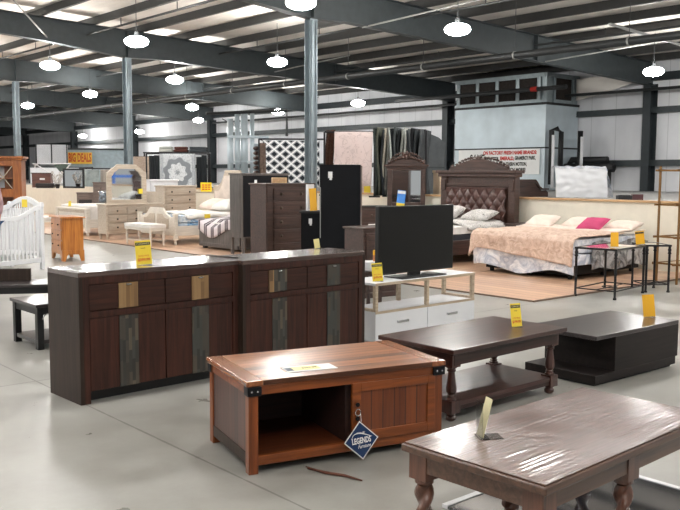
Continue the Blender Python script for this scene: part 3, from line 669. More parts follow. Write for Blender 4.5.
def pillow(name, label, mat, loc, size, yaw, tilt=0, cat='pillow', group=None, roll=0):
    o = MB().grid(20, 16, lambda u, v: Vector(((u-.5)*size[0], (v-.5)*size[1], 0))) if False else None
    m = MB(); n = 18
    def P(u, v, s_):
        a, b = 2*u-1, 2*v-1; e = max(0, (1-abs(a)**2.6)*(1-abs(b)**2.6))**.5
        pin = 1-.10*(1-abs(a)**2)*abs(b)**4; pin2 = 1-.10*(1-abs(b)**2)*abs(a)**4
        return Vector((a*size[0]/2*pin2, b*size[1]/2*pin, s_*e*size[2]/2+.008*noise.noise(Vector((u*5, v*5, s_*3)))))
    T = [[m.bm.verts.new(P(i/n, j/n, 1)) for j in range(n+1)] for i in range(n+1)]
    B = [[(T[i][j] if i in (0, n) or j in (0, n) else m.bm.verts.new(P(i/n, j/n, -1))) for j in range(n+1)] for i in range(n+1)]
    for i in range(n):
        for j in range(n):
            m.bm.faces.new((T[i][j], T[i+1][j], T[i+1][j+1], T[i][j+1])); m.bm.faces.new((B[i][j], B[i][j+1], B[i+1][j+1], B[i+1][j]))
    o = m.build(name, mat, smooth=True); o.location = loc; o.rotation_euler = (0, tilt, yaw); return tag(o, label, cat, group)

# ================================================================== SIDEBOARDS
def sideboard(label, x, y, yaw, W, tan):
    D, Hh = .487, .924
    o = thing('sideboard', label, 'sideboard', (x, y, 0), yaw)
    b = MB().box(0, W, 0, D, Hh-.035, Hh).build('top', 'top_wood', o, bev=.004)
    MB().box(0, .03, .0, D, 0, Hh-.035).build('side_panel', 'side_wood', o)
    MB().box(W-.03, W, .0, D, 0, Hh-.035).build('side_panel', 'side_wood', o)
    f = MB().box(.03, .075, .0, .03, 0, Hh-.035).box(W-.075, W-.03, 0, .03, 0, Hh-.035).box(.075, W-.075, 0, .03, .835, Hh-.035).box(.075, W-.075, .0, .03, .60, .645)
    f.build('face_frame', 'dark_wood', o, bev=.002)
    MB().box(.03, W-.03, .035, D-.02, .09, .88).build('carcass', 'dark_wood', o)
    MB().box(.03, W-.03, .09, D-.05, 0, .09).build('plinth', 'black', o)
    MB().box(.03, W-.03, D-.012, D, .05, Hh-.04).build('back_panel', 'black_back', o)
    cx = W/2; dw = (W-.15)/2
    for k_ in (0, 1):
        x0 = .075+k_*dw; x1 = x0+dw
        dr = MB().box(x0+.004, x1-.004, .006, .03, .65, .83).build('drawer', 'dark_wood_x', o, bev=.003)
        MB().box((x0+x1)/2-.075, (x0+x1)/2+.075, .0, .006, .65, .83).build('inlay', 'mosaic_tan' if tan else 'mosaic', dr)
        if not tan and k_ == 0: MB().box((x0+x1)/2-.11, (x0+x1)/2-.06, -.001, .006, .65, .83).build('inlay', 'mosaic_tan', dr)
        MB().box((x0+x1)/2-.02, (x0+x1)/2+.02, -.012, .0, .812, .822).build('pull', 'chrome', dr, bev=.002)
        do = MB().box(x0+.004, x1-.004, .006, .03, .085, .597).build('door', 'dark_wood', o, bev=.003)
        MB().box((x0+x1)/2-.075, (x0+x1)/2+.075, .0, .006, .085, .597).build('inlay', 'mosaic', do)
    return o
YA, YB = R(42.9), R(42.4)
sideboard('long dark brown sideboard with tan inlaid drawers, nearest the camera at left', -1.784, 5.806, YA, 1.365, True)
sideboard('dark brown sideboard with grey inlaid drawers, set right of its tan inlaid twin', -.763, 6.689, YB, 1.335, False)
card('yellow price card reading $399.99 on the left sideboard', at(144.5, 265, .925), R(4), .115, .178, R(-5))
card('small pale card at the back of the right hand sideboard', at(317.5, 248.6, .925), R(35), .06, .085, mat='yellow_p', words=False, band=False)
o = MB().box(-.17, .17, -.012, .012, 0, .006).build('dark_strip', 'black'); tag(place(o, at(222, 256.5, .925), R(-35)), 'thin dark strip lying across the sideboard tops', 'strip')

# ================================================================== TRUNK COFFEE TABLE
YC = R(26.4); tx, ty = -.484, 4.427
tr = thing('trunk_coffee_table', 'cherry trunk coffee table with black corner brackets and sliding door', 'coffee table', (tx, ty, 0), YC)
W, D, Hh = 1.235, .689, .512
MB().box(.09, W-.09, -.0, D, Hh-.028, Hh).build('top_boards', 'trunk_top', tr, bev=.002)
for x0 in (-.005, W-.0895):
    e = MB().box(x0, x0+.0945, -.001, D+.001, Hh-.029, Hh).build('breadboard_end', wood('breadboard', '#6a3a20', '#9c6038', .24, 'Y', .6) if x0 < 0 else bpy.data.materials['breadboard'], tr, bev=.003)
MB().box(.012, W-.012, .012, D-.012, Hh-.08, Hh-.029).build('frieze', 'trunk', tr)
for x0, y0 in ((.01, .01), (W-.065, .01), (.01, D-.065), (W-.065, D-.065)): MB().box(x0, x0+.055, y0, y0+.055, 0, Hh-.08).build('post', 'trunk_v', tr, bev=.003)
for x0 in (.018, W-.04):
    MB().box(x0, x0+.022, .065, D-.065, .08, Hh-.08).build('end_panel', 'trunk_side', tr)
    MB().box(x0-.005, x0+.027, .065, D-.065, .045, .11).build('end_rail', 'side_wood', tr, bev=.002)
MB().box(.065, W-.065, .014, .045, .045, .098).build('bottom_rail', 'trunk', tr, bev=.003)
MB().box(.065, W-.065, .045, D-.02, .07, .095).build('cubby_floor', 'cubby_shaded', tr)
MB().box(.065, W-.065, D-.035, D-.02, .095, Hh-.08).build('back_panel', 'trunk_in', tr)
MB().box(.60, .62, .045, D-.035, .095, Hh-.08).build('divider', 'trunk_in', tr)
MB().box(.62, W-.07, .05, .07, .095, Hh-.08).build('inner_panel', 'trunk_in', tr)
# sliding door
dr = MB().box(.625, .68, .002, .026, .10, .435).box(W-.115, W-.065, .002, .026, .10, .435).box(.68, W-.115, .002, .026, .385, .435).box(.68, W-.115, .002, .026, .10, .155).build('sliding_door', 'trunk', tr, bev=.003)
MB().box(.68, W-.115, .012, .02, .155, .385).build('door_panel', 'trunk_door', dr)
for z in (.235, .315): MB().lathe([(.005, 0), (.012, .004), (.013, .012), (.004, .014)], n=12).build('pull_stud', 'iron', dr).matrix_local = Matrix.Translation((.652, .0015, z)) @ Matrix.Rotation(PI/2, 4, 'X')
MB().tube([(.652+.016*math.cos(a*PI/6), -.012, .272+.02*math.sin(a*PI/6)) for a in range(13)], .003, 6).build('pull_ring', 'chrome', dr, smooth=True)
for x0, s_ in ((.005, 1), (W-.005, -1)):
    b = MB().box(min(x0, x0+s_*.075), max(x0, x0+s_*.075), -.004, .0105, Hh-.082, Hh-.034).box(x0-.004 if s_ > 0 else x0, x0 if s_ > 0 else x0+.004, -.004, .06, Hh-.082, Hh-.034).build('corner_bracket', 'iron', tr, bev=.002)
    for j in (.018, .052):
        rv = MB().ell((x0+s_*j, -.006, Hh-.058), (.006, .004, .006), 6).build('rivet', 'chrome', b, smooth=True)
for s_ in (0,): MB().box(.003, .06, D-.012, D+.004, Hh-.082, Hh-.034).box(.001, .006, D-.06, D+.004, Hh-.082, Hh-.034).build('corner_bracket', 'iron', tr, bev=.002)
# leaflet on it
lf = thing('leaflet', 'yellow and white leaflet lying flat on the cherry trunk table', 'leaflet', at(309, 368, Hh+.001), R(24))
MB().box(-.15, .15, -.065, .065, 0, .002).build('sheet', 'paper', lf); MB().box(-.1, .06, -.04, .04, .002, .003).build('yellow_panel', 'yellow_p', lf)
MB().box(-.14, -.1, -.035, .035, .002, .0028).build('printed_bar', 'blueink', lf)
text('lettering', '$399.99', .035, 'ink', lf, (.0, 0, .0035), rot=(0, 0, 0), w=.09)
# hanging tag
tg = thing('hang_tag', 'navy diamond tag with white script hanging from the trunk table door', 'tag', (0, 0, 0), YC)
u_ = Vector((math.cos(YC), math.sin(YC), 0)); v_ = Vector((-math.sin(YC), math.cos(YC), 0))
tg.location = Vector((tx, ty, 0))+u_*.662-v_*.035+Vector((0, 0, .118))
S = .108
t1 = MB().prism([(0, -S), (S, 0), (0, S), (-S, 0)], 0, .002, 'y').build('tag_border', 'paper', tg); t1.rotation_euler = (R(-7), R(-3), 0)
M['navy_tag'] = NT('navy_tag_print').fin('#1d3359', .25)
S2 = S*.93; t2 = MB().prism([(0, -S2), (S2, 0), (0, S2), (-S2, 0)], -.0012, 0, 'y').build('tag_face', 'navy_tag', t1)
text('lettering', 'LEGENDS', .045, 'paper', t2, (0, -.002, -.002), w=.118, bold=.0012)
text('lettering', 'Furniture', .03, 'paper', t2, (.014, -.002, -.034), w=.08, shear=.4)
text('lettering', 'FINE', .012, 'paper', t2, (0, -.002, .042), w=.05)
MB().tube([(-.062+.13*i/10*1.0, -.002, .012+.03*math.sin(PI*(i/10)**.6)) for i in range(11)], [.001+.002*math.sin(PI*i/10) for i in range(11)], 6).build('printed_arc', 'paper', t2)
MB().tube([(0, .001, .106), (0, .012, .15)], .0012, 5).build('string', 'paper', tg)
# brown strap on the floor
pts = [at(308, 468, .008), at(325, 472.5, .008), at(345, 475.5, .008), at(362, 480.5, .008)]
m = MB().tube([pts[0], pts[1], pts[2], pts[3]], [.006, .008, .008, .004], 8).tube([at(306, 466.5, .006), at(318, 470.5, .012), at(330, 472.5, .014)], [.003, .006, .004], 8)
tag(m.build('brown_strip', plain('brown_strip_paint', '#5a3020', .5), smooth=True), 'thin brown strip lying on the floor before the trunk table', 'strip')

# ================================================================== TURNED-LEG COFFEE TABLE (middle)
YD = R(41.8)
td = thing('turned_leg_coffee_table', 'dark mahogany coffee table with turned legs and lower shelf', 'coffee table', (.723, 5.369, 0), YD)
W, D, Hh = 1.271, .685, .491
MB().box(0, W, 0, D, Hh-.03, Hh).build('table_top', 'mahog_top', td, bev=.004)
MB().box(.02, W-.02, .02, D-.02, Hh-.045, Hh-.03).build('moulding', 'mahog', td, bev=.003)
MB().box(.06, W-.06, .04, .06, Hh-.115, Hh-.045).box(.06, W-.06, D-.06, D-.04, Hh-.115, Hh-.045).box(.04, .06, .06, D-.06, Hh-.115, Hh-.045).box(W-.06, W-.04, .06, D-.06, Hh-.115, Hh-.045).build('apron', 'mahog', td)
pf = [(.034, .135), (.036, .15), (.026, .158), (.03, .168), (.022, .176), (.034, .195), (.036, .22), (.030, .26), (.024, .31), (.022, .325), (.03, .332), (.03, .34), (.024, .346), (.036, .355), (.036, .366)]
for x in (.085, W-.085):
    for y in (.085, D-.085):
        m = MB().lathe(pf, (x, y), 18); m.box(x-.042, x+.042, y-.042, y+.042, .36, Hh-.045).box(x-.044, x+.044, y-.044, y+.044, .055, .14)
        m.lathe([(.02, 0), (.034, .01), (.036, .03), (.026, .042), (.034, .05), (.034, .056)], (x, y), 18)
        m.build('leg', 'mahog_leg', td, bev=.002)
MB().box(.05, W-.05, .05, D-.05, .098, .13).build('shelf', 'mahog_top', td, bev=.004)
MB().box(.13, W-.13, .055, .075, .07, .098).box(.13, W-.13, D-.075, D-.055, .07, .098).build('shelf_apron', 'mahog', td)
card('yellow price card on the dark table with turned legs', at(517, 327, .492), R(-4), .075, .17, R(-12), price='$199.99')

# ================================================================== BLOCK COFFEE TABLE
te = thing('block_coffee_table', 'black brown block coffee table with cantilevered top and low base', 'coffee table', (1.94, 6.39, 0), R(40))
W, D, Hh = 1.209, .66, .39
MB().box(0, W, 0, D, Hh-.032, Hh).build('table_top', 'block_top', te, bev=.003)
MB().box(.0, W-.03, .0, D, .02, .085).build('base_slab', 'block', te, bev=.003)
MB().box(.03, W-.06, .03, D-.03, 0, .02).build('base_foot', 'black', te)
MB().box(.26, W, .0, D-.0, .085, Hh-.032).build('storage_block', 'block', te, bev=.002)
card('amber price card standing on the black block coffee table', at(649.5, 317, .391), R(-12), .098, .19, R(-10), mat='yellow_o', words=False, band=False)

# ================================================================== FOREGROUND TABLE WITH TWISTED LEGS
YF = R(43.2)
tf = thing('twisted_leg_coffee_table', 'walnut coffee table with hewn top and rope twisted legs, nearest the camera', 'coffee table', (.735, 2.953, 0), YF)
W, D, Hh = 1.387, .70, .50
def hewn(u, v):
    x = .012+(W-.024)*u; y = .012+(D-.024)*v
    a = noise.noise(Vector((x*2.2, y*40, 0))); b = noise.noise(Vector((x*3.4+7, y*75, 3)))
    mk = max(0, noise.noise(Vector((x*2.5+3, y*3.5, 9)))+.28)*1.3
    return Vector((x, y, Hh+.0006+mk*(.0030*abs(a)+.0012*abs(b))))
tt_ = MB().grid(120, 300, hewn).build('table_top', 'hewn', tf, smooth=True)
MB().box(0.012, W-.012, 0.012, D-.012, Hh-.03, Hh-.001).build('under_top', 'wal', tt_)
MB().box(0, W, 0, D, Hh-.038, Hh-.006).build('top_edge', 'wal', tf, bev=.006)
MB().box(.03, W-.03, .03, .05, Hh-.115, Hh-.038).box(.03, W-.03, D-.05, D-.03, Hh-.115, Hh-.038).box(.03, .05, .05, D-.05, Hh-.115, Hh-.038).box(W-.05, W-.03, .05, D-.05, Hh-.115, Hh-.038).build('apron', 'wal', tf, bev=.002)
for x in (.07, W/2-.01, W-.07):
    for y in (.07, D-.07):
        m = MB().box(x-.045, x+.045, y-.045, y+.045, Hh-.15, Hh-.038)
        m.lathe([(.03, Hh-.175), (.04, Hh-.168), (.04, Hh-.15)], (x, y), 18)
        n_ = 70; m.lathe([(.032, .06+(Hh-.175-.06)*i/n_) for i in range(n_+1)], (x, y), 20, twist=lambda z: (.3, z*60))
        m.lathe([(.022, 0), (.034, .012), (.036, .03), (.024, .045), (.034, .06)], (x, y), 18)
        m.build('leg', 'wal_leg', tf, smooth=False, bev=0)
c = card('clear stand with a pale yellow card seen from its edge, on the nearest table', at(480, 437, .502), R(-81), .085, .165, R(-15), mat='straw', words=False, band=False)
c.scale = (1, 1, 1); MB().box(-.04, .04, .0, .09, 0, .002).build('clear_foot', 'acrylic', c)
MB().prism([(-.0425, 0), (.0425, 0), (.0425, .15), (-.0425, .15)], -.004, -.003, 'y').build('clear_sleeve', 'acrylic', c)
# glossy dark board under it
o = thing('glossy_board', 'glossy dark board with a white edge lying on the floor under the nearest table', 'board', (1.33, 4.74, 0), BA-PI/2)
MB().box(.035, 1.2, -1.1, -.035, .0, .014).build('dark_panel', 'glass_top', o); MB().box(0, 1.2, -.035, 0, 0, .018).box(0, .035, -1.1, -.035, 0, .018).build('white_edge', 'white', o)

# ================================================================== TV CONSOLE AND TV
YT = R(42); cx_, cy_ = .33, 7.85
tc = thing('tv_console', 'white and pale oak media console with open shelf and two drawers', 'media console', (cx_, cy_, 0), YT)
W, D, Hh = 1.43, .42, .60
MB().box(0, W, 0, D, Hh-.025, Hh).build('top', 'white', tc, bev=.003)
MB().box(0, W, -.003, 0, Hh-.025, Hh).build('top_edge', 'oak', tc)
for x in (0.0, W*.49, W-.035):
    for y in (0.0, D-.035): MB().box(x, x+.035, y, y+.035, .33, Hh-.025).build('shelf_post', 'oak', tc)
for x in (0.0, W-.035): MB().box(x, x+.035, .035, D-.035, .33, .355).build('shelf_rail', 'oak', tc)
MB().box(0, W, 0, D, .315, .332).build('shelf', 'white', tc); MB().box(0, W, -.003, 0, .312, .335).build('shelf_edge', 'oak', tc)
MB().box(.0, .018, 0, D, .05, .315).build('side_panel', 'white', tc); MB().box(W-.018, W, 0, D, .05, .315).build('side_panel', 'white', tc)
MB().box(.018, W-.018, .02, D, .05, .315).build('carcass', 'white', tc)
for x0 in (.004, W/2+.003):
    d_ = MB().box(x0, x0+W/2-.007, -.002, .018, .055, .31).build('drawer', 'white_gloss', tc, bev=.002)
    MB().box(x0+.28, x0+.43, -.02, -.013, .205, .225).box(x0+.28, x0+.29, -.014, -.002, .205, .225).box(x0+.42, x0+.43, -.014, -.002, .205, .225).build('handle', 'chrome', d_)
for x0 in (.03, W-.07):
    for y0 in (.03, D-.07): MB().box(x0, x0+.04, y0, y0+.04, 0, .05).build('foot', 'oak', tc)
tvo = thing('television', 'black flat screen television on the white and oak console', 'television', (cx_+.1, cy_+.18, Hh), YT)
tvo.location = Vector((cx_, cy_, Hh+.001))+Vector((math.cos(YT), math.sin(YT), 0))*.19+Vector((-math.sin(YT), math.cos(YT), 0))*.16
MB().box(0, 1.08, 0, .05, .045, .70).build('casing', 'black', tvo, bev=.006)
MB().box(.012, 1.068, -.002, 0, .06, .69).build('screen', 'screen', tvo)
MB().box(.1, .93, .05, .09, .1, .5).build('back_housing', 'black', tvo, bev=.01)
MB().box(.22, .86, -.11, .15, 0, .012).build('stand_plate', 'black', tvo, bev=.004)
MB().box(.45, .6, .01, .05, .012, .06).build('stand_neck', 'black', tvo)
card('yellow and orange price card on the left end of the white console', at(378, 281.5, .601), R(0), .10, .17, R(-8), price='$199.99')

# ================================================================== MIDDLE: black backed cabinets, chest, dresser
def simple_cab(name, label, cat, loc, yaw, W, D, Hh, mat, front='y0', drawers=0, back='black_back', legs=0, top=None, cols=1, pull='gold_knob', frontmat=None, top_over=.02, flip=False, pilaster=0):
    """cabinet; front is the local -y face unless flip, then the +y face"""
    o = thing(name, label, cat, loc, yaw)
    MB().box(0, W, .0, D, legs, Hh-.03).build('body', mat, o, bev=.004)
    MB().box(-top_over, W+top_over, -top_over, D+top_over, Hh-.03, Hh).build('top', top or mat, o, bev=.006)
    fy = D if flip else 0; s_ = 1 if flip else -1
    if flip: MB().box(.01, W-.01, -.006, 0, legs+.01, Hh-.04).build('back_panel', back, o)
    else: MB().box(.01, W-.01, D, D+.006, legs+.01, Hh-.04).build('back_panel', back, o)
    x0p = pilaster
    if drawers:
        z0, z1 = legs+.06, Hh-.06; dh = (z1-z0)/drawers; cw = (W-.06-2*x0p)/cols
        for i in range(drawers):
            for j in range(cols):
                xa = .03+x0p+cw*j+.01; xb = .03+x0p+cw*(j+1)-.01; za = z0+dh*i+.012; zb = z0+dh*(i+1)-.012
                ya, yb = sorted((fy, fy+s_*.018)); yc, yd = sorted((fy+s_*.018, fy+s_*.024))
                d_ = MB().box(xa, xb, ya, yb, za, zb).build('drawer', frontmat or mat, o, bev=.006)
                MB().box(xa+.03, xb-.03, yc, yd, za+.03, zb-.03).build('raised_panel', frontmat or mat, d_, bev=.004)
                xs = [(xa+xb)/2] if cw < .5 else [xa+(xb-xa)*.2, xa+(xb-xa)*.8]
                for x_ in xs: MB().ell((x_, fy+s_*.035, (za+zb)/2), (.024, .018, .024), 6).build('knob', pull, d_, smooth=True)
    if pilaster:
        for xa in (.01, W-.01-pilaster): MB().box(xa, xa+pilaster, *sorted((fy, fy+s_*.02)), legs+.03, Hh-.05).build('pilaster', mat, o, bev=.006)
    if legs:
        for xa in (.02, W-.07):
            for ya in (.02, D-.07): MB().lathe([(.016, 0), (.02, .02), (.028, legs*.5), (.034, legs*.8), (.03, legs)], (xa+.025, ya+.025), 10).build('leg', mat, o)
    else: MB().box(-.01, W+.01, -.01, D+.01, 0, .07).build('base', mat, o, bev=.01)
    return o
LZ = .018
simple_cab('tall_chest', 'dark brown tall chest of drawers with fluted corner posts', 'chest of drawers', (-1.16, 13.45, LZ), R(40), .95, .44, 1.44, 'chest', drawers=6, frontmat='chest', pilaster=.1)
o = MB().box(-.12, .12, -.05, .05, 0, .09).build('small_gold_box', 'cap_wood', bev=.01); p_ = atd(279, 13.9, 1.44+LZ); tag(place(o, p_, R(20)), 'small tan box on top of the brown tall chest', 'box')
g = thing('grey_cabinet', 'grey brown cabinet on tapered legs with its black back showing', 'cabinet', (-2.2+.3, 16.65, LZ), R(42))
MB().box(0, 1.15, 0, .42, .34, 1.57).build('body', 'grey_wood', g, bev=.004); MB().box(.02, 1.13, -.006, 0, .36, 1.55).build('back_panel', 'black_back', g)
MB().box(-.02, 1.17, -.02, .44, 1.57, 1.6).build('top', 'grey_wood', g, bev=.005)
MB().box(-.008, 0, .06, .36, .42, 1.5).build('side_moulding', 'grey_wood', g, bev=.004)
for x in (0, 1.09):
    for y in (0, .36): MB().prism([(x, .36), (x+.06, .36), (x+.05, 0), (x+.012, 0)], y, y+.055, 'y').build('leg', 'grey_wood', g)
sticker(g, .32, 1.38, -.006)
sticker(g, 1.02, 1.42, -.006)
b = thing('armoire', 'tall armoire turned to show its black back, behind the sideboards', 'armoire', (atd(319.5, 12.2).x, 12.2, 0), R(-4))
MB().box(0, .58, 0, .46, .06, 1.73).build('body', 'chest', b, bev=.003); MB().box(-.0, .58, -.012, 0, .05, 1.74).build('back_panel', 'black_back', b); MB().box(.03, .55, .03, .43, 0, .06).build('base', 'black', b)
MB().box(.004, .016, -.02, -.013, .7, 1.42).build('metal_strip', 'pipe_l', b)
sticker(b, .15, 1.55, -.012, .06, .09)
b2 = thing('low_cabinet', 'low cabinet with black back between the brown chest and the armoire', 'cabinet', (atd(301, 12.9).x, 12.9, 0), R(-4))
MB().box(0, .75, 0, .42, .06, 1.01).build('body', 'chest', b2); MB().box(0, .75, -.01, 0, .04, 1.02).build('back_panel', 'black_back', b2); MB().box(-.03, .78, -.03, .45, 1.02, 1.05).build('top', 'black', b2); MB().box(.03, .72, .03, .4, 0, .06).build('base', 'black', b2)
sticker(b2, .14, .86, -.01, .05, .08)
card('amber price card on the low black backed cabinet beside the armoire', atd(313.5, 12.97, 1.051), R(-10), .11, .34, mat='yellow_o', words=False, band=False)
o = MB().box(-.05, .06, -.03, .03, 0, .4).build('white_block', 'white'); tag(place(o, atd(309.5, 13.1, 1.051), R(30)), 'white upright box behind the amber card by the armoire', 'box')
# ornate dresser with mirror
pr = atd(359.5, 18.0, LZ)
dr = simple_cab('ornate_dresser', 'dark carved dresser behind the television, carrying the pedimented mirror', 'dresser', pr, R(-8), 1.46, .45, .93, 'chest', drawers=3, cols=3, flip=False, top='black')
mo = thing('ornate_mirror', 'dark pedimented mirror with carved crest, behind the television', 'mirror', Vector((pr.x+.58, pr.y+.14, LZ+.932)), R(-8))
w_ = .80; h_ = .82
MB().box(0, .1, 0, .06, 0, h_).box(w_-.1, w_, 0, .06, 0, h_).box(.1, w_-.1, 0, .06, 0, .08).box(.1, w_-.1, 0, .06, h_-.08, h_).build('frame', 'chest', mo, bev=.012)
MB().box(-.07, w_+.07, -.05, .1, h_, h_+.045).box(-.03, w_+.03, -.02, .08, h_-.04, h_).build('cornice', 'chest', mo, bev=.01)
MB().box(.1, w_-.1, .03, .04, .08, h_-.08).build('glass', 'mirror', mo)
def crest(m, w_, z, h_, y=0, th=.05):
    pts = [(0, z)]
    for i in range(13):
        a = i/12; pts.append((w_*(.02+.44*a), z+.04+(h_*.62)*math.sin(a*PI/2)**1.3))
    pts += [(w_*.5, z+h_*.72)]
    for i in range(13):
        a = 1-i/12; pts.append((w_*(.98-.44*a), z+.04+(h_*.62)*math.sin(a*PI/2)**1.3))
    pts += [(w_, z)]
    m.prism(pts, y, y+th, 'y')
    for i in range(8):
        for s_ in (-1, 1):
            a = i/7; m.ell((w_*.5+s_*w_*(.07+.38*a), y-.025, z+.04+h_*.42*math.cos(a*PI/2)), (w_*.036, .035, h_*.13), 5, m=Matrix.Rotation(s_*(.3+.9*a), 3, 'Y'))
            m.ell((w_*.5+s_*w_*(.09+.36*a), y-.02, z+.06+h_*.66*math.cos(a*PI/2)**.8), (w_*.028, .03, h_*.09), 5)
    m.ell((w_*.5, y+.0, z+h_*.85), (w_*.05, .05, h_*.2), 7); m.ell((w_*.5, y-.02, z+h_*.55), (w_*.05, .05, h_*.2), 7)
    for s_ in (-1, 1): m.ell((w_*.5+s_*w_*.46, y+.0, z+h_*.2), (w_*.035, .05, h_*.2), 6); m.ell((w_*.5+s_*w_*.075, y, z+h_*.72), (w_*.04, .05, h_*.16), 6)
m = MB(); crest(m, w_, h_+.045, .27); m.build('crest', 'chest', mo)
c = thing('blue_price_card', 'blue and yellow price card leaning on the ornate mirror', 'price card', atd(400, 18.02, .95), 0)
b = MB().box(-.085, .085, -.002, .002, 0, .33).build('card', 'blue_card', c); b.rotation_euler = (R(-10), R(6), 0)
MB().box(-.085, .085, -.004, -.002, 0, .06).build('yellow_strip', 'yellow', b); MB().box(-.08, .08, -.004, -.002, .26, .32).build('white_strip', 'paper', b)
o = card('yellow card fastened to the lower right of the pink rug', Vector((0, 0, 0)), 0, .15, .17, 0, words=False, band=False, base=False); o.location = atd(367, 20.15, 1.16)
# small brown nightstand by the television with white box and orange stick
ns = simple_cab('nightstand', 'brown panelled nightstand just left of the television', 'nightstand', (.3, 11.0, 0), R(35), .55, .42, .92, 'chest', drawers=2)
o = MB().box(-.09, .09, -.08, .08, 0, .1).build('white_box', 'white', bev=.01); tag(place(o, atd(370, 8.75, .62), R(20)), 'small white box left of the television', 'box')
st = thing('box_stand', 'small dark table holding the white box left of the television', 'table', (.24, 8.72, 0), R(42))
MB().box(-.12, .2, -.1, .12, .59, .62).build('table_top', 'chest', st); [MB().box(x, x+.03, y, y+.03, 0, .59).build('leg', 'chest', st) for x in (-.1, .15) for y in (-.09, .08)]
cn = thing('orange_candle', 'slim orange and yellow stick standing left of the television', 'candle', atd(374.5, 8.72, .62), 0)
MB().lathe([(.014, 0), (.014, .21)], n=10).build('stick', plain('peach_wax', '#c07a4e', .5), cn); MB().lathe([(.015, .165), (.015, .205), (.01, .215)], n=10).lathe([(.015, .02), (.015, .05)], n=10).build('yellow_band', 'yellow_o', cn)

# ================================================================== BEDS (local x towards the head, y along the foot to the left)
def tufts(m, x, y0, y1, z0, z1, ny, nz, r=.02):
    for j in range(nz):
        for i in range(ny-(j % 2)):
            m.ell((x, y0+(y1-y0)*(i+.5+.5*(j % 2))/ny, z0+(z1-z0)*(j+.5)/nz), (.012, r, r), 5)
# pink bed
pb = thing('bed', 'bed with rose beige comforter over a plastic wrapped mattress', 'bed', bl(11.04, 7.36, LZ), BA)
MB().box(.16, 2.1, .14, 1.8, .06, .22).build('base', 'black_base', pb)
m = MB()
for x in (.2, 1.1, 1.95):
    for y in (.18, .95, 1.7): m.box(x, x+.05, y, y+.05, 0, .06)
m.build('glide', 'black_base', pb)
def lumpy(x0, x1, y0, y1, z0, z1, amp, seed, n=(26, 26), bulge=.02):
    m = MB(); nu, nv = n
    # closed rounded block with wrinkles
    me = MB().box(x0, x1, y0, y1, z0, z1)
    bmesh.ops.subdivide_edges(me.bm, edges=me.bm.edges[:], cuts=14, use_grid_fill=True)
    cx, cy, cz = (x0+x1)/2, (y0+y1)/2, (z0+z1)/2
    for v in me.bm.verts:
        q = v.co.copy(); e = 0
        d = Vector(((q.x-cx)/(x1-x0)*2, (q.y-cy)/(y1-y0)*2, (q.z-cz)/(z1-z0)*2))
        k_ = sorted(abs(a) for a in d); rr = max(0, k_[1]-.9)*.1+0
        q -= Vector((d.x*rr, d.y*rr, d.z*rr)); q += d.normalized()*(amp*noise.noise(q*5+Vector((seed, 0, 0)))); v.co = q
    return me
lumpy(0, 2.05, 0, 1.92, .22, .40, .03, 3).build('box_spring', 'wrap', pb, smooth=True)
lumpy(.02, 2.05, .01, 1.9, .40, .63, .025, 9).build('mattress', 'wrap', pb, smooth=True)
# wrap hanging loose below the edge at the foot and dark plastic at the side
MB().grid(40, 8, lambda u, v: Vector((-.02-.035*math.sin(u*17)*(1-v)+.02*noise.noise(Vector((u*12, v*3, 1))), -.02+u*1.96, .09+.05*math.sin(u*9)+(.40-.09)*v))).build('loose_plastic', 'wrap', pb, smooth=True)
MB().grid(40, 10, lambda u, v: Vector((.42+u*1.65, -.03-.05*abs(noise.noise(Vector((u*8, v*3, 4)))), .14+.03*math.sin(u*11)+(.56-.14)*v))).build('loose_plastic', 'wrap_grey', pb, smooth=True)
def com(u, v):
    # u 0 bottom of the foot drop -> 1 towards the head; v 0 near side -> 1 far side
    y = -.02+1.98*v
    drop = .42-.16*min(1, v*1.15)+.3*max(0, (v-.93)/.07)**1.5*.5
    if u < .35:
        a = u/.35; z = .66-drop*(1-a); x = -.06-.03*math.sin(v*14)*(1-a)-.02*(1-a)
        if a > .85: x += .05*(a-.85)/.15
    else:
        a = (u-.35)/.65; x = -.01+1.35*a; z = .665+.03*min(1, a*8)
    n_ = noise.noise(Vector((x*4, y*4, z*4)))*.02+noise.noise(Vector((x*11, y*11, z*11)))*.01
    if v < .02: z -= .02
    return Vector((x-(n_ if u < .35 else 0), y, z+(n_ if u >= .35 else 0)))
MB().grid(60, 60, com).build('comforter', 'comforter', pb, smooth=True, solid=.02)
MB().grid(10, 30, lambda u, v: Vector((1.15+.85*u, -.02+1.98*v, .705+.015*noise.noise(Vector((u*5, v*8, 2)))+.02*math.sin(PI*u)))).build('folded_sheet', 'sheet', pb, smooth=True, solid=.02)
def onbed(t, l, z): return bl(t, l, z)
pillow('pillow', 'large oatmeal pillow leaning at the far side of the rose bed', 'sheet', onbed(12.5, 9.0, .80), (.42, .56, .15), BA, R(-26), group='oatmeal pillows on the rose bed')
pillow('pillow', 'oatmeal pillow behind the magenta cushion on the rose bed', 'sheet', onbed(12.75, 8.4, .79), (.42, .6, .15), BA, R(-20), group='oatmeal pillows on the rose bed')
pillow('cushion', 'magenta velvet cushion on the rose beige bed', 'pink', onbed(12.45, 7.95, .81), (.4, .46, .12), BA, R(-26), 'cushion')
pillow('pillow', 'oatmeal pillow right of the magenta cushion, nearest the gold shelf', 'sheet', onbed(12.75, 7.58, .78), (.42, .56, .14), BA, R(-15), group='oatmeal pillows on the rose bed')

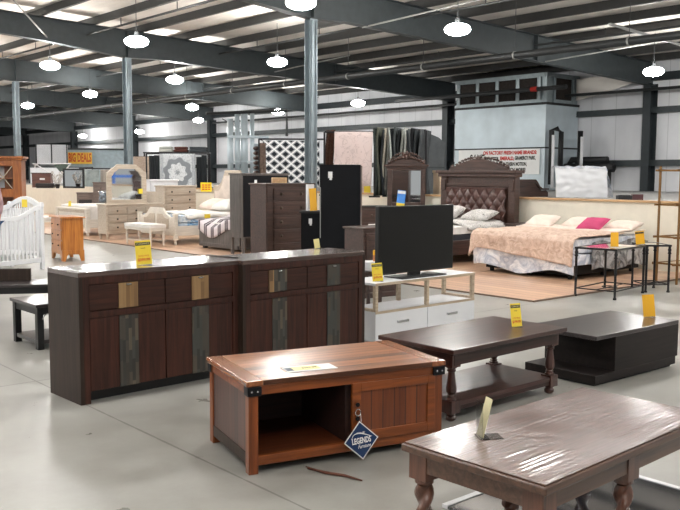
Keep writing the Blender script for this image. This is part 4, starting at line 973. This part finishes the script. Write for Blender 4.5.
# ornate tufted bed
ob = thing('bed', 'carved dark bed with brown tufted leather headboard and floral bedding', 'bed', bl(11.0, 10.1, LZ), BA)
XH = 2.2
for y in (0, 1.72): MB().box(XH-.05, XH+.1, y, y+.16, 0, 1.55).box(XH-.08, XH+.12, y+.02, y+.14, 1.28, 1.5).build('headboard_post', 'chest', ob, bev=.01)
MB().box(XH-.02, XH+.06, .16, 1.72, .3, 1.58).build('headboard_panel', 'chest', ob)
MB().box(XH-.14, XH+.14, -.08, 1.96, 1.62, 1.68).box(XH-.1, XH+.12, -.04, 1.92, 1.55, 1.62).box(XH-.05, XH-.02, .16, 1.72, 1.36, 1.42).build('cornice', 'chest', ob, bev=.01)
lp = MB().grid(98, 56, lambda u, v: Vector((XH-.05-.06*(abs(math.sin((u*7+v*2.5)*PI))*abs(math.sin((u*7-v*2.5)*PI)))**.45, .2+1.48*u, .62+.7*v))).build('tufted_leather', 'leather', ob, smooth=True)
m = MB(); tufts(m, XH-.065, .2, 1.68, .62, 1.32, 7, 5, .022); m.build('buttons', 'leather', ob, smooth=True)
MB().box(XH-.09, XH-.05, .17, 1.71, 1.315, 1.345).build('leather_welt', 'leather', ob, bev=.01)
m = MB(); crest(m, 1.5, 0, .28, 0, .06); o = m.build('crest', 'chest', ob); o.rotation_euler = (0, 0, PI/2); o.location = (XH+.02, .19, 1.68)
MB().box(0, XH-.05, .04, .09, .16, .42).box(0, XH-.05, 1.79, 1.84, .16, .42).build('side_rail', 'chest', ob, bev=.01)
MB().box(-.08, 0, 0, 1.88, .0, .5).build('footboard', 'chest', ob, bev=.015)
lumpy(.02, XH-.1, .1, 1.78, .25, .52, .01, 2).build('box_spring', plain('dark_box_spring', '#24252b', .8), ob, smooth=True)
lumpy(.02, XH-.1, .09, 1.79, .52, .66, .02, 5).build('mattress', 'mattress', ob, smooth=True)
MB().grid(40, 40, lambda u, v: Vector((.9+1.1*u, .03+1.82*v, .73+.03*noise.noise(Vector((u*5, v*7, 2)))-.12*(abs(2*v-1)**10)))).build('quilt', 'floral', ob, smooth=True, solid=.04)
pillow('pillow', 'white floral pillow on the tufted bed nearest the carved post', 'floral', bl(12.75, 10.62, .84), (.45, .66, .17), BA, R(-18), group='floral pillows on the tufted bed')
pillow('pillow', 'plump white floral pillow on the tufted bed beside the television', 'floral', bl(12.65, 11.35, .87), (.45, .68, .22), BA, R(-26), group='floral pillows on the tufted bed')
n2 = simple_cab('nightstand', 'dark wide nightstand between the tufted bed and the rose bed', 'nightstand', bl(12.85, 9.35, LZ), BA+PI/2-PI, .01, .01, .01, 'chest') if False else None
n2 = simple_cab('nightstand', 'dark nightstand between the tufted bed and the rose bed', 'nightstand', bl(12.72, 9.98, LZ), BA-PI/2, .58, .5, .7, 'chest', drawers=2)
n2.scale = (.9, 1, 1)

# cream bed with shaped footboard and headboard; and its bench
def arch(w_, zs, zt, zb, step=.2):
    pts = [(0, zb), (0, zs)]
    pts += [(w_*.13, zs), (w_*.14, zs+.03)]
    for i in range(7):
        a = i/6; pts.append((w_*(.15+.15*a), zs+.03+(zt-zs-.03)*(a**1.6)))
    pts += [(w_*.32, zt+.015), (w_*.68, zt+.015)]
    for i in range(7):
        a = 1-i/6; pts.append((w_*(.85-.15*a), zs+.03+(zt-zs-.03)*(a**1.6)))
    pts += [(w_*.86, zs+.03), (w_*.87, zs), (w_, zs), (w_, zb)]
    return pts
cb_ = thing('bed', 'cream painted bed with arched footboard and blue wrapped mattress', 'bed', Vector((-3.69, 19.07, LZ)), R(42))
MB().prism(arch(1.5, .62, .8, .2), -.02, .03, 'x').build('footboard', 'cream_l', cb_, bev=.01)
MB().prism([(.2, .58), (.2, .35), (.7, .35), (.7, .68), (.48, .68), (.36, .6), (.3, .58)], -.035, -.02, 'x').prism([(1.3, .58), (1.3, .35), (.8, .35), (.8, .68), (1.02, .68), (1.14, .6), (1.2, .58)], -.035, -.02, 'x').build('footboard_panel', 'cream', cb_, bev=.006)
for y in (-.05, 1.55): MB().box(-.04, .04, y-.04, y+.04, .12, .66).lathe([(.02, 0), (.03, .04), (.025, .1), (.04, .12)], (0, y), 10).box(-.05, .05, y-.05, y+.05, .66, .69).build('footboard_post', 'cream_l', cb_, bev=.004)
MB().prism(arch(1.6, 1.3, 1.66, .2), 2.08, 2.14, 'x').build('headboard', 'cream', cb_, bev=.015).location = (0, -.05, 0)
MB().prism([(q[0]*.86+.1, q[1]-.14) for q in arch(1.6, 1.3, 1.66, .4)], 2.05, 2.08, 'x').build('headboard_padding', plain('oat_fabric', '#c9bdb3', .85), cb_, bev=.01)
MB().box(.02, 2.08, -.06, -.02, .2, .42).box(.02, 2.08, 1.52, 1.56, .2, .42).build('side_rail', 'cream_l', cb_, bev=.006)
MB().box(.9, .95, .02, .06, 0, .2).box(.9, .95, 1.4, 1.45, 0, .2).build('centre_leg', 'black', cb_)
lumpy(.06, 2.0, 0, 1.5, .3, .48, .015, 4).build('box_spring', 'wrap_blue', cb_, smooth=True)
lumpy(.06, 2.0, 0, 1.5, .48, .66, .015, 6).build('mattress', 'wrap_blue', cb_, smooth=True)
MB().grid(40, 30, lambda u, v: Vector((.3+1.75*u, -.06+1.62*v, .70+.04*noise.noise(Vector((u*6, v*5, 7)))-.1*(abs(2*v-1)**12)))).build('white_cover', 'whitelinen', cb_, smooth=True, solid=.03)
o = bx('yellow_tag', 'yellow', cb_, .75, .9, -.075, -.065, .55, .67)
def rel(base, a, x, y, z): return Vector((base[0]+x*math.cos(a)-y*math.sin(a), base[1]+x*math.sin(a)+y*math.cos(a), z))
for x, y, m_, lab in ((1.65, .35, 'whitelinen', 'white pillow on the cream bed near the grey cabinet'), (1.75, 1.05, 'sheet', 'cream pillow at the far side of the cream bed')):
    pillow('pillow', lab, m_, rel((-3.69, 19.07), R(42), x, y, .87), (.5, .7, .22), R(42), R(-20), group='pillows on the cream bed')
bn_ = thing('bench', 'white cushioned cream bench with turned legs at the foot of the cream bed', 'bench', Vector((-4.04, 18.62, LZ)), R(42))
bn_.location = Vector((-4.12, 18.55, LZ))
MB().box(0, .4, 0, 1.15, .34, .40).build('seat_frame', 'cream_l', bn_, bev=.006)
lumpy(-.01, .41, -.01, 1.16, .40, .48, .004, 1).build('cushion', 'whitelinen', bn_, smooth=True)
for x in (.04, .36):
    for y in (.05, 1.1): MB().lathe([(.012, 0), (.022, .03), (.018, .06), (.03, .22), (.02, .27), (.03, .3), (.03, .34)], (x, y), 10).build('leg', 'cream_l', bn_)
MB().box(.03, .05, .05, 1.1, .1, .125).box(.35, .37, .05, 1.1, .1, .125).build('stretcher', 'cream_l', bn_)
# striped bed
sb = thing('bed', 'low grey brown bed with striped quilt beside the cabinet on legs', 'bed', Vector((-2.03+.04, 17.36, LZ)), R(42))
MB().box(-.06, .0, 0, 1.5, .05, .44).build('footboard', 'grey_wood', sb, bev=.012); MB().box(-.085, -.06, .04, 1.46, .05, .13).box(-.075, -.06, 0, 1.5, .40, .44).build('moulding', 'grey_wood', sb, bev=.008)
MB().box(0, 2.1, 0, .05, .05, .4).box(0, 2.1, 1.45, 1.5, .05, .4).build('side_rail', 'grey_wood', sb)
MB().box(.02, .1, .02, .1, 0, .06).box(.02, .1, 1.4, 1.48, 0, .06).box(2.0, 2.08, 1.4, 1.48, 0, .06).box(2.0, 2.08, .02, .1, 0, .06).build('foot', 'black', sb)
lumpy(.03, 2.05, .06, 1.44, .25, .56, .02, 8).build('mattress', 'mattress', sb, smooth=True)
MB().grid(30, 40, lambda u, v: Vector((-.09+1.9*u if u > .12 else -.09+.0*u, -.02+1.5*v, (.60+.04*noise.noise(Vector((u*6, v*6, 2)))+.06*math.sin(u*PI)) if u > .12 else .34+.10*math.sin(v*7)+2.1*u))).build('quilt', 'stripe', sb, smooth=True, solid=.02)
# second cream bed at left
c2 = thing('bed', 'cream bed with flat footboard behind the honey pine nightstand', 'bed', Vector((-6.34, 21.5, LZ)), R(42))
MB().box(-.03, .03, 0, 1.7, .22, .66).build('footboard', 'cream', c2, bev=.01); MB().box(-.04, -.03, .12, 1.58, .3, .58).box(-.06, .06, -.03, 1.73, .66, .70).build('footboard_panel', 'cream_l', c2, bev=.008)
for y in (0, 1.7): MB().box(-.05, .05, y-.05, y+.05, .1, .7).lathe([(.02, 0), (.035, .05), (.03, .1)], (0, y), 10).build('footboard_post', 'cream_l', c2)
MB().box(.03, 2.1, 0, .04, .2, .42).box(.03, 2.1, 1.66, 1.7, .2, .42).build('side_rail', 'cream_l', c2)
MB().box(2.1, 2.16, -.02, 1.72, .0, 1.1).build('headboard', 'cream', c2, bev=.01)
lumpy(.05, 2.05, .05, 1.65, .3, .78, .02, 12).build('mattress', 'whitelinen', c2, smooth=True)
lumpy(.6, 2.04, .02, 1.3, .42, .62, .03, 15).build('blue_wrap', 'wrap_blue', c2, smooth=True)
lumpy(1.1, 1.8, .7, 1.64, .82, 1.1, .08, 17).build('dark_cover', 'wrap_dark', c2, smooth=True)
card('yellow price card on the footboard of the second cream bed', rel((-6.34, 21.5), R(42), 0, 1.0, .74), R(-30), .1, .14, words=False, band=False)
b3 = thing('bench', 'small cream bench half hidden behind the honey pine nightstand', 'bench', rel((-6.34, 21.5), R(42), -.75, .95, LZ), R(42))
MB().box(0, .4, 0, 1.0, .34, .40).build('seat_frame', 'cream_l', b3); MB().box(-.01, .41, -.01, 1.01, .40, .47).build('cushion', 'whitelinen', b3, bev=.02)
for x in (.04, .36):
    for y in (.05, .95): MB().lathe([(.012, 0), (.022, .03), (.018, .06), (.03, .22), (.02, .27), (.03, .34)], (x, y), 8).build('leg', 'cream_l', b3)

# ================================================================== CREAM DRESSER, MIRROR, CHESTS
dp = Vector((-5.55, 20.35, LZ))
cd = simple_cab('dresser', 'cream nine drawer dresser carrying the arched mirror', 'dresser', dp, R(42), 1.55, .45, .85, 'cream', drawers=3, cols=3, legs=.14, pull='knob', frontmat='cream_d', top='cream')
mr = thing('arched_mirror', 'cream arched mirror with stepped corners on the nine drawer dresser', 'mirror', rel(dp, R(42), .13, .22, LZ+.852), R(37))
W_ = 1.02; HM = .95
def framepts(w_, h_, o_):
    return [(o_, o_), (o_, h_-.22), (o_+.05, h_-.2), (o_+.05+.0, h_-.16), (o_+.12, h_-.1), (o_+.2, h_-.06), (o_+.26, h_-.02), (o_+.3, h_-o_*.6), (w_-o_-.3, h_-o_*.6), (w_-o_-.26, h_-.02), (w_-o_-.2, h_-.06), (w_-o_-.12, h_-.1), (w_-o_-.05, h_-.16), (w_-o_-.05, h_-.2), (w_-o_, h_-.22), (w_-o_, o_)]
outer = [(0, 0), (0, HM-.2), (.06, HM-.17), (.13, HM-.1), (.22, HM-.05), (.26, HM), (W_-.26, HM), (W_-.22, HM-.05), (W_-.13, HM-.1), (W_-.06, HM-.17), (W_, HM-.2), (W_, 0)]
inner = [(.12, .1), (.12, HM-.3), (.16, HM-.26), (.2, HM-.19), (.26, HM-.15), (.3, HM-.11), (W_-.3, HM-.11), (W_-.26, HM-.15), (W_-.2, HM-.19), (W_-.16, HM-.26), (W_-.12, HM-.3), (W_-.12, .1)]
m = MB(); n_ = len(outer)
V = [[m.bm.verts.new((p[0], y, p[1])) for p in L] for L, y in ((outer, -.02), (inner, -.03), (inner, .02), (outer, .03))]
for a in range(4):
    for i in range(n_): m.bm.faces.new((V[a][i], V[a][(i+1) % n_], V[(a+1) % 4][(i+1) % n_], V[(a+1) % 4][i]))
m.build('frame', 'cream', mr, bev=.006)
MB().prism(inner, .005, .012, 'y').build('glass', 'mirror', mr)
MB().box(-.03, W_+.03, -.04, .05, -.001, .03).build('foot_rail', 'cream', mr)
for x, z in ((.86, .3),): MB().box(x-.05, x+.05, -.034, -.03, z-.06, z+.06).build('yellow_tag', 'yellow', mr)
ch = simple_cab('chest_of_drawers', 'cream chest of drawers below the medallion rug', 'chest of drawers', (-4.62, 22.55, LZ), R(42), .98, .45, 1.27, 'cream', drawers=5, cols=1, legs=.1, pull='knob', frontmat='cream_d')
ws = thing('white_cabinet', 'white painted cabinet behind the arched mirror dresser', 'cabinet', (-5.3, 24.0, LZ), R(30))
MB().box(0, .8, 0, .4, 0, 1.37).build('body', 'white', ws); MB().box(-.03, .83, -.03, .43, 1.37, 1.42).build('cornice', 'white', ws, bev=.01); MB().box(.06, .38, -.01, 0, .1, 1.3).box(.42, .74, -.01, 0, .1, 1.3).build('door', 'white', ws, bev=.004)
t1_ = simple_cab('tall_chest', 'taupe tall chest of drawers behind the cream dresser', 'chest of drawers', atd(93.5, 26, LZ), R(12), .46, .4, 1.32, 'taupe', drawers=5)
t2_ = simple_cab('nightstand', 'taupe nightstand left of the taupe tall chest', 'nightstand', atd(77, 26.2, LZ), R(12), .5, .4, 1.0, 'taupe')
MB().box(.06, .44, -.01, 0, .82, .92).build('drawer', 'taupe', t2_, bev=.005); MB().box(.06, .44, -.004, 0, .5, .78).build('shelf_shade', 'black', t2_)  # black plate on the solid front stands for a shaded shelf opening
bw = thing('display_counter', 'cream board counter holding the yellow sign, beside the cream headboard', 'counter', (-4.1, 24.4, LZ), R(10))
MB().box(0, .62, 0, .4, 0, 1.05).build('body', 'panel_white', bw); MB().box(-.02, .64, -.02, .42, 1.05, 1.08).build('cap', 'cream', bw)
MB().box(-.25, -.02, .1, .4, 0, 1.02).build('side_post', 'cream_d', bw)
ys = thing('yellow_sign', 'bright yellow sign with orange lines on the cream counter', 'sign', (-3.98, 24.5, LZ+1.08), R(4))
MB().box(0, .31, 0, .03, 0, .26).build('sign_board', plain('bright_yellow', '#f2d51c', .5), ys)
for i in range(3):
    for j in range(3): MB().box(.04+j*.085, .11+j*.085, -.004, 0, .05+i*.06, .085+i*.06).build('printed_line', 'orange_red', ys)

# ================================================================== LEFT: hutch, crib, pine chest, black tables, person
hb = thing('white_buffet', 'white low buffet under the amber pine hutch', 'buffet', atd(-29, 17, 0), R(8))
MB().box(0, 1.0, 0, .5, 0, .86).build('body', 'white', hb); MB().box(-.03, 1.03, -.03, .53, .86, .9).build('top', 'white', hb, bev=.006); MB().box(.04, .48, -.01, 0, .08, .8).box(.52, .96, -.01, 0, .08, .8).build('door', 'white', hb, bev=.005)
hu = thing('pine_hutch', 'amber pine hutch top with latticed glass door at the left edge', 'hutch', atd(-29, 17.02, .901), R(8))
W_, D_, H_ = .98, .38, .98
MB().box(0, .03, 0, D_, 0, H_).box(W_-.03, W_, 0, D_, 0, H_).box(.03, W_-.03, D_-.02, D_, 0, H_).box(.03, W_-.03, 0, D_-.02, 0, .02).box(.03, W_-.03, 0, D_-.02, H_-.03, H_).build('carcass', 'orange_hutch', hu)
MB().box(.03, W_-.03, 0.02, D_-.02, .22, .24).box(.03, W_-.03, .05, D_-.02, .58, .6).build('shelf', 'orange_hutch', hu)
MB().box(0, .12, -.02, 0, .22, H_-.03).box(W_-.16, W_, -.02, 0, 0, H_-.03).box(.12, W_-.16, -.02, 0, .84, H_-.03).box(.12, W_-.16, -.02, 0, .22, .38).build('face_frame', 'orange_hutch', hu, bev=.004)
MB().box(-.06, W_+.06, -.08, D_+.02, H_, H_+.05).box(-.03, W_+.03, -.05, D_, H_-.04, H_).build('cornice', 'orange_hutch', hu, bev=.012)
m = MB()
for x0 in (.14, .46):
    for a, b in (((x0, .39), (x0+.34, .83)), ((x0, .83), (x0+.34, .39))): m.tube([(a[0], -.008, a[1]), (b[0], -.008, b[1])], .009, 6)
m.build('lattice', 'oak', hu)
MB().box(.47, .57, .35, .355, .4, .83).build('white_back_strip', 'white', hu)  # plain white strip against the back of the hutch
# crib
cr = thing('crib', 'white slatted crib with arched headboard at the left edge', 'crib', (-4.97, 14.25, 0), R(60))
# local y goes to the left-back (headboard), local -x comes towards the camera
HW = .76
for y in (0, HW): MB().box(-.03, .03, y-.03, y+.03, 0, 1.12).build('post', 'white', cr, bev=.006)
def ar(y): return 1.08+.13*math.sin(PI*min(1, max(0, y/HW)))
pts = [(y*HW/16, ar(y*HW/16)) for y in range(17)]; m = MB().prism([(-.05, 1.05), (-.05, 1.1)]+pts+[(HW+.05, 1.1), (HW+.05, 1.05), (HW, 1.03)]+[(y*HW/16, ar(y*HW/16)-.09) for y in range(16, -1, -1)], -.025, .025, 'x'); m.build('headboard_rail', 'white', cr, bev=.006)
for i in range(12):
    y = .07+i*(HW-.14)/11; MB().box(-.008, .008, y-.012, y+.012, .3, ar(y)-.08).build('slat', 'white', cr)
MB().box(-.015, .015, .03, HW-.03, .22, .3).build('lower_rail', 'white', cr)
L_ = 1.35
def rz(x): return 1.07-.17*(1-math.cos(PI*min(1, x/.55)))/2
for yy in (0, HW):
    pts = [(-x*L_/24, rz(x*L_/24)) for x in range(25)]
    MB().prism(pts+[(p[0], p[1]-.07) for p in reversed(pts)], yy-.02, yy+.02, 'y').build('side_rail', 'white', cr, bev=.004)
    MB().box(-L_, -.03, yy-.015, yy+.015, .12, .2).build('lower_rail', 'white', cr, bev=.004)
    for i in range(17):
        x = -.09-i*(L_-.14)/16; MB().box(x-.018, x+.018, yy-.008, yy+.008, .2, rz(-x)-.06).build('slat', 'white', cr)
for y in (0, HW): MB().box(-L_-.03, -L_+.03, y-.03, y+.03, 0, .9).build('post', 'white', cr, bev=.006)
MB().box(-L_, -.03, .03, HW-.03, .28, .3).build('base_board', 'white', cr)
MB().box(-.034, -.026, .3, .42, 1.03, 1.16).build('yellow_tag', 'yellow', cr)
# honey pine nightstand
on = thing('pine_nightstand', 'honey pine chest of drawers standing alone behind the tan inlaid sideboard', 'chest of drawers', (-5.04, 15.5, 0), R(32))
W_, D_, H_ = .40, .80, .81
MB().box(.01, W_-.01, .01, D_-.01, .12, H_-.03).build('body', 'orange', on, bev=.003)
MB().box(-.03, W_+.03, -.03, D_+.03, H_-.03, H_).build('top', 'orange', on, bev=.008)
MB().prism([(0, 0), (.06, 0), (.09, .1), (.12, .14), (W_-.12, .14), (W_-.09, .1), (W_-.06, 0), (W_, 0), (W_, .2), (0, .2)], 0, .02, 'y').prism([(0, 0), (.06, 0), (.09, .1), (.12, .14), (W_-.12, .14), (W_-.09, .1), (W_-.06, 0), (W_, 0), (W_, .2), (0, .2)], D_-.02, D_, 'y').build('shaped_foot', 'orange', on)
MB().prism([(0.02, 0), (.1, 0), (.16, .12), (D_-.16, .12), (D_-.1, 0), (D_-.02, 0), (D_-.02, .2), (.02, .2)], 0, .02, 'x').build('shaped_foot', 'orange', on)
for i in range(3):
    d_ = MB().box(-.008, .01, .05, D_-.05, .2+i*.19, .37+i*.19).build('drawer', 'orange', on, bev=.004)
    for y in (.2, .62): MB().ell((-.02, y, .285+i*.19), (.015, .015, .015), 6).build('knob', 'iron', d_, smooth=True)
# black low tables at the left edge
def low_table(name, lab, loc, yaw, W, D, Hh, mat, shelf=True, ring=False):
    o = thing(name, lab, 'coffee table', loc, yaw)
    MB().box(0, W, 0, D, Hh-.03, Hh).build('table_top', mat, o, bev=.003)
    MB().box(.03, W-.03, .03, .05, Hh-.1, Hh-.03).box(.03, W-.03, D-.05, D-.03, Hh-.1, Hh-.03).box(.03, .05, .05, D-.05, Hh-.1, Hh-.03).box(W-.05, W-.03, .05, D-.05, Hh-.1, Hh-.03).build('apron', 'black', o)
    for x in (.02, W-.08):
        for y in (.02, D-.08): MB().box(x, x+.06, y, y+.06, 0, Hh-.03).build('leg', 'black', o, bev=.003)
    if shelf: MB().box(.03, W-.03, .03, D-.03, .05, .085).build('shelf', mat, o)
    return o
YL = R(42)
q = at(9.3, 297.5, .42); base = Vector((q.x, q.y, 0))+Vector((math.sin(YL), -math.cos(YL), 0))*.62
lt = low_table('black_coffee_table', 'black coffee table with lower shelf, behind the nearest sideboard at left', base, YL, 1.05, .62, .42, 'block_top')
MB().tube([(.12+.06*math.cos(a*PI/8), .0, .28+.05*math.sin(a*PI/8)) for a in range(9)], .006, 6).build('curved_bar', 'chrome', lt, smooth=True)
base2 = at(6, 296, .40); base2 = Vector((base2.x-1.2, base2.y+.35, 0))
low_table('black_bench_table', 'black table cut by the left edge carrying the brown slab', base2, R(10), 2.0, .5, .44, 'block_top', shelf=False)
p_ = at(5, 279, .46); o = MB().box(-.7, .27, 0, .06, 0, .13).build('brown_slab', 'side_wood', bev=.004); tag(place(o, (p_.x, p_.y-.02, .441), R(8)), 'dark brown upright slab on the black table at the left edge', 'slab')
o = thing('folded_bed_base', 'black folded metal frame lying in a heap behind the nearest sideboard', 'frame', Vector((base2.x+1.5, base2.y+.25, .441)), R(10))
m = MB()
for i in range(7): m.tube([(-.05+.03*i, -.15+.05*i, .012+.012*i), (.55-.02*i, -.1+.04*i, .02+.01*i)], .008, 6)
m.tube([(.0, -.1, .03), (.2, .0, .11), (.5, .05, .04)], .012, 6).build('bars', 'iron', o)
m = MB()
for i in range(5): m.tube([(.05+.1*i, -.14, .03), (.09+.1*i, -.1, .045), (.13+.1*i, -.13, .03)], .006, 6)
m.build('bright_links', 'chrome', o)

# ================================================================== RIGHT: metal end tables and gold shelf
def end_table(lab, loc, yaw, W, D, Hh):
    o = thing('end_table', lab, 'end table', loc, yaw, 'black metal end tables')
    MB().box(0, W, 0, .025, Hh-.025, Hh).box(0, W, D-.025, D, Hh-.025, Hh).box(0, .025, .025, D-.025, Hh-.025, Hh).box(W-.025, W, .025, D-.025, Hh-.025, Hh).build('top_frame', 'blackmetal', o)
    MB().box(.025, W-.025, .025, D-.025, Hh-.014, Hh-.004).build('glass_top', 'glass_top', o)
    for x in (.02, W-.02):
        for y in (.02, D-.02): MB().lathe([(.024, 0), (.022, .02), (.016, .03), (.017, Hh-.13), (.028, Hh-.12), (.018, Hh-.1), (.026, Hh-.07), (.018, Hh-.05), (.02, Hh-.025)], (x, y), 10).build('leg', 'blackmetal', o, smooth=True)
    MB().box(.02, W-.02, .015, .025, .1, .115).box(.02, W-.02, D-.025, D-.015, .1, .115).box(.015, .025, .02, D-.02, .1, .115).box(W-.025, W-.015, .02, D-.02, .1, .115).build('stretcher', 'blackmetal', o)
    MB().tube([(W*.5+.1*math.cos(a*PI/8), D*.5+.1*math.sin(a*PI/8), .107) for a in range(17)], .006, 6).box(.02, W-.02, D/2-.005, D/2+.005, .1, .11).build('stretcher_ring', 'blackmetal', o)
    return o
end_table('black metal end table with glass top, nearest the rose bed foot', (3.56, 10.98, 0), R(48), .93, .59, .66)
end_table('black metal end table with glass top, right one beside the gold shelf', (4.2, 11.72, 0), R(4), .36, .5, .66)
card('amber price card seen edge-on on the left black end table', at(614.5, 247, .665), R(-58), .13, .19, R(-4), mat='yellow_o', words=False, band=False)
card('yellow price card facing front on the black end tables', at(640.5, 244.5, .665), R(8), .13, .18, R(-6), mat='yellow_o', words=False, band=True)
et = thing('etagere', 'tall antique gold metal shelf at the right edge', 'shelf', (4.98, 12.6, 0), R(31))
m = None
for x in (0, .95):
    for y in (0, .36): MB().box(x-.014, x+.014, y-.014, y+.014, .0, 1.75).build('post', 'brass', et, bev=.003)
for z in (.28, .68, 1.16, 1.67):
    MB().box(-.1, 1.05, -.012, .012, z, z+.03).box(-.1, 1.05, .348, .372, z, z+.03).box(-.01, .012, -.08, .44, z, z+.028).box(.94, .96, -.08, .44, z, z+.028).build('shelf_frame', 'brass', et)
    if z < 1: MB().box(.012, .94, .012, .348, z+.01, z+.02).build('shelf_panel', 'acrylic' if z > .5 else 'oak', et)

# ================================================================== PERSON at the left edge
def skin(name, joints, edges, mat, parent=None, sub=2, root=0):
    me = bpy.data.meshes.new(name); me.from_pydata([j[0] for j in joints], edges, []); o = bpy.data.objects.new(name, me); C.objects.link(o)
    s_ = o.modifiers.new('skin', 'SKIN'); s_.use_smooth_shade = True
    for i, j in enumerate(joints):
        r = j[1] if isinstance(j[1], tuple) else (j[1], j[1]); me.skin_vertices[0].data[i].radius = r
    me.skin_vertices[0].data[root].use_root = True
    u = o.modifiers.new('sub', 'SUBSURF'); u.levels = sub; u.render_levels = sub
    me.materials.append(M[mat]); o.parent = parent; return o
pe = thing('person', 'person in blue denim, mostly cut off by the left edge', 'person', (-4.93, 11.9, 0), R(-20))
J = [((0, 0, .95), (.15, .11)), ((0, 0, 1.15), (.13, .095)), ((0, 0, 1.36), (.16, .105)), ((0, .0, 1.48), .055), ((0, -.02, 1.56), .055), ((0, -.02, 1.66), (.075, .092)), ((0, -.01, 1.73), (.06, .07)),
     ((.19, 0, 1.41), .055), ((.25, .01, 1.14), .042), ((.27, -.06, .92), .03), ((.275, -.08, .84), (.035, .018)),
     ((-.19, 0, 1.41), .055), ((-.25, .01, 1.14), .042), ((-.27, -.06, .92), .03), ((-.275, -.08, .84), (.035, .018)),
     ((.1, 0, .86), .095), ((.12, -.02, .5), .06), ((.13, .02, .1), .04), ((.13, -.12, .04), .035),
     ((-.1, 0, .86), .095), ((-.12, -.02, .5), .06), ((-.13, .02, .1), .04), ((-.13, -.12, .04), .035)]
E_ = [(0, 1), (1, 2), (2, 3), (3, 4), (4, 5), (5, 6), (2, 7), (7, 8), (8, 9), (9, 10), (2, 11), (11, 12), (12, 13), (13, 14), (0, 15), (15, 16), (16, 17), (17, 18), (0, 19), (19, 20), (20, 21), (21, 22)]
for s_ in (1, -1):
    hand = 10 if s_ > 0 else 14
    for i, (dy, L) in enumerate(((-.03, .07), (-.01, .08), (.01, .075), (.028, .058))):
        a = len(J); J += [((s_*.278, -.08+dy, .81), .0085), ((s_*.272, -.085+dy, .81-L*.55), .008), ((s_*.262, -.085+dy, .81-L), .0065)]; E_ += [(hand, a), (a, a+1), (a+1, a+2)]
    a = len(J); J += [((s_*.262, -.125, .83), .0095), ((s_*.25, -.14, .79), .0075)]; E_ += [(hand, a), (a, a+1)]
body = skin('body', J, E_, 'skin', pe, 2)
skin('shirt', [((0, 0, .98), (.165, .125)), ((0, 0, 1.15), (.148, .115)), ((0, 0, 1.36), (.178, .122)), ((0, 0, 1.45), .075), ((.195, 0, 1.41), .072), ((.25, .01, 1.16), .058), ((.262, -.04, 1.02), .05), ((-.195, 0, 1.41), .072), ((-.25, .01, 1.16), .058), ((-.262, -.04, 1.02), .05)],
     [(0, 1), (1, 2), (2, 3), (2, 4), (4, 5), (5, 6), (2, 7), (7, 8), (8, 9)], 'shirt', pe)
skin('jeans', [((0, 0, .97), (.17, .128)), ((.105, .01, .84), .125), ((.125, -.02, .5), .088), ((.135, .02, .09), .072), ((-.105, .01, .84), .125), ((-.125, -.02, .5), .088), ((-.135, .02, .09), .072)], [(0, 1), (1, 2), (2, 3), (0, 4), (4, 5), (5, 6)], 'denim', pe)
MB().ell((0, -.005, 1.70), (.086, .1, .085), 10).ell((0, .05, 1.64), (.075, .06, .1), 8).build('hair', 'hair', pe, smooth=True)
for s_ in (-1, 1):
    MB().ell((s_*.032, -.098, 1.655), (.013, .008, .008), 6).build('eye', 'white', pe, smooth=True); MB().ell((s_*.09, 0, 1.64), (.012, .02, .03), 6).build('ear', 'skin', pe, smooth=True)
    MB().ell((s_*.13, -.06, .035), (.045, .13, .04), 8).build('shoe', 'shoe', pe, smooth=True)
MB().ell((0, -.115, 1.63), (.012, .02, .025), 6).build('nose', 'skin', pe, smooth=True); MB().ell((0, -.1, 1.59), (.025, .01, .006), 6).build('mouth', 'red', pe, smooth=True)
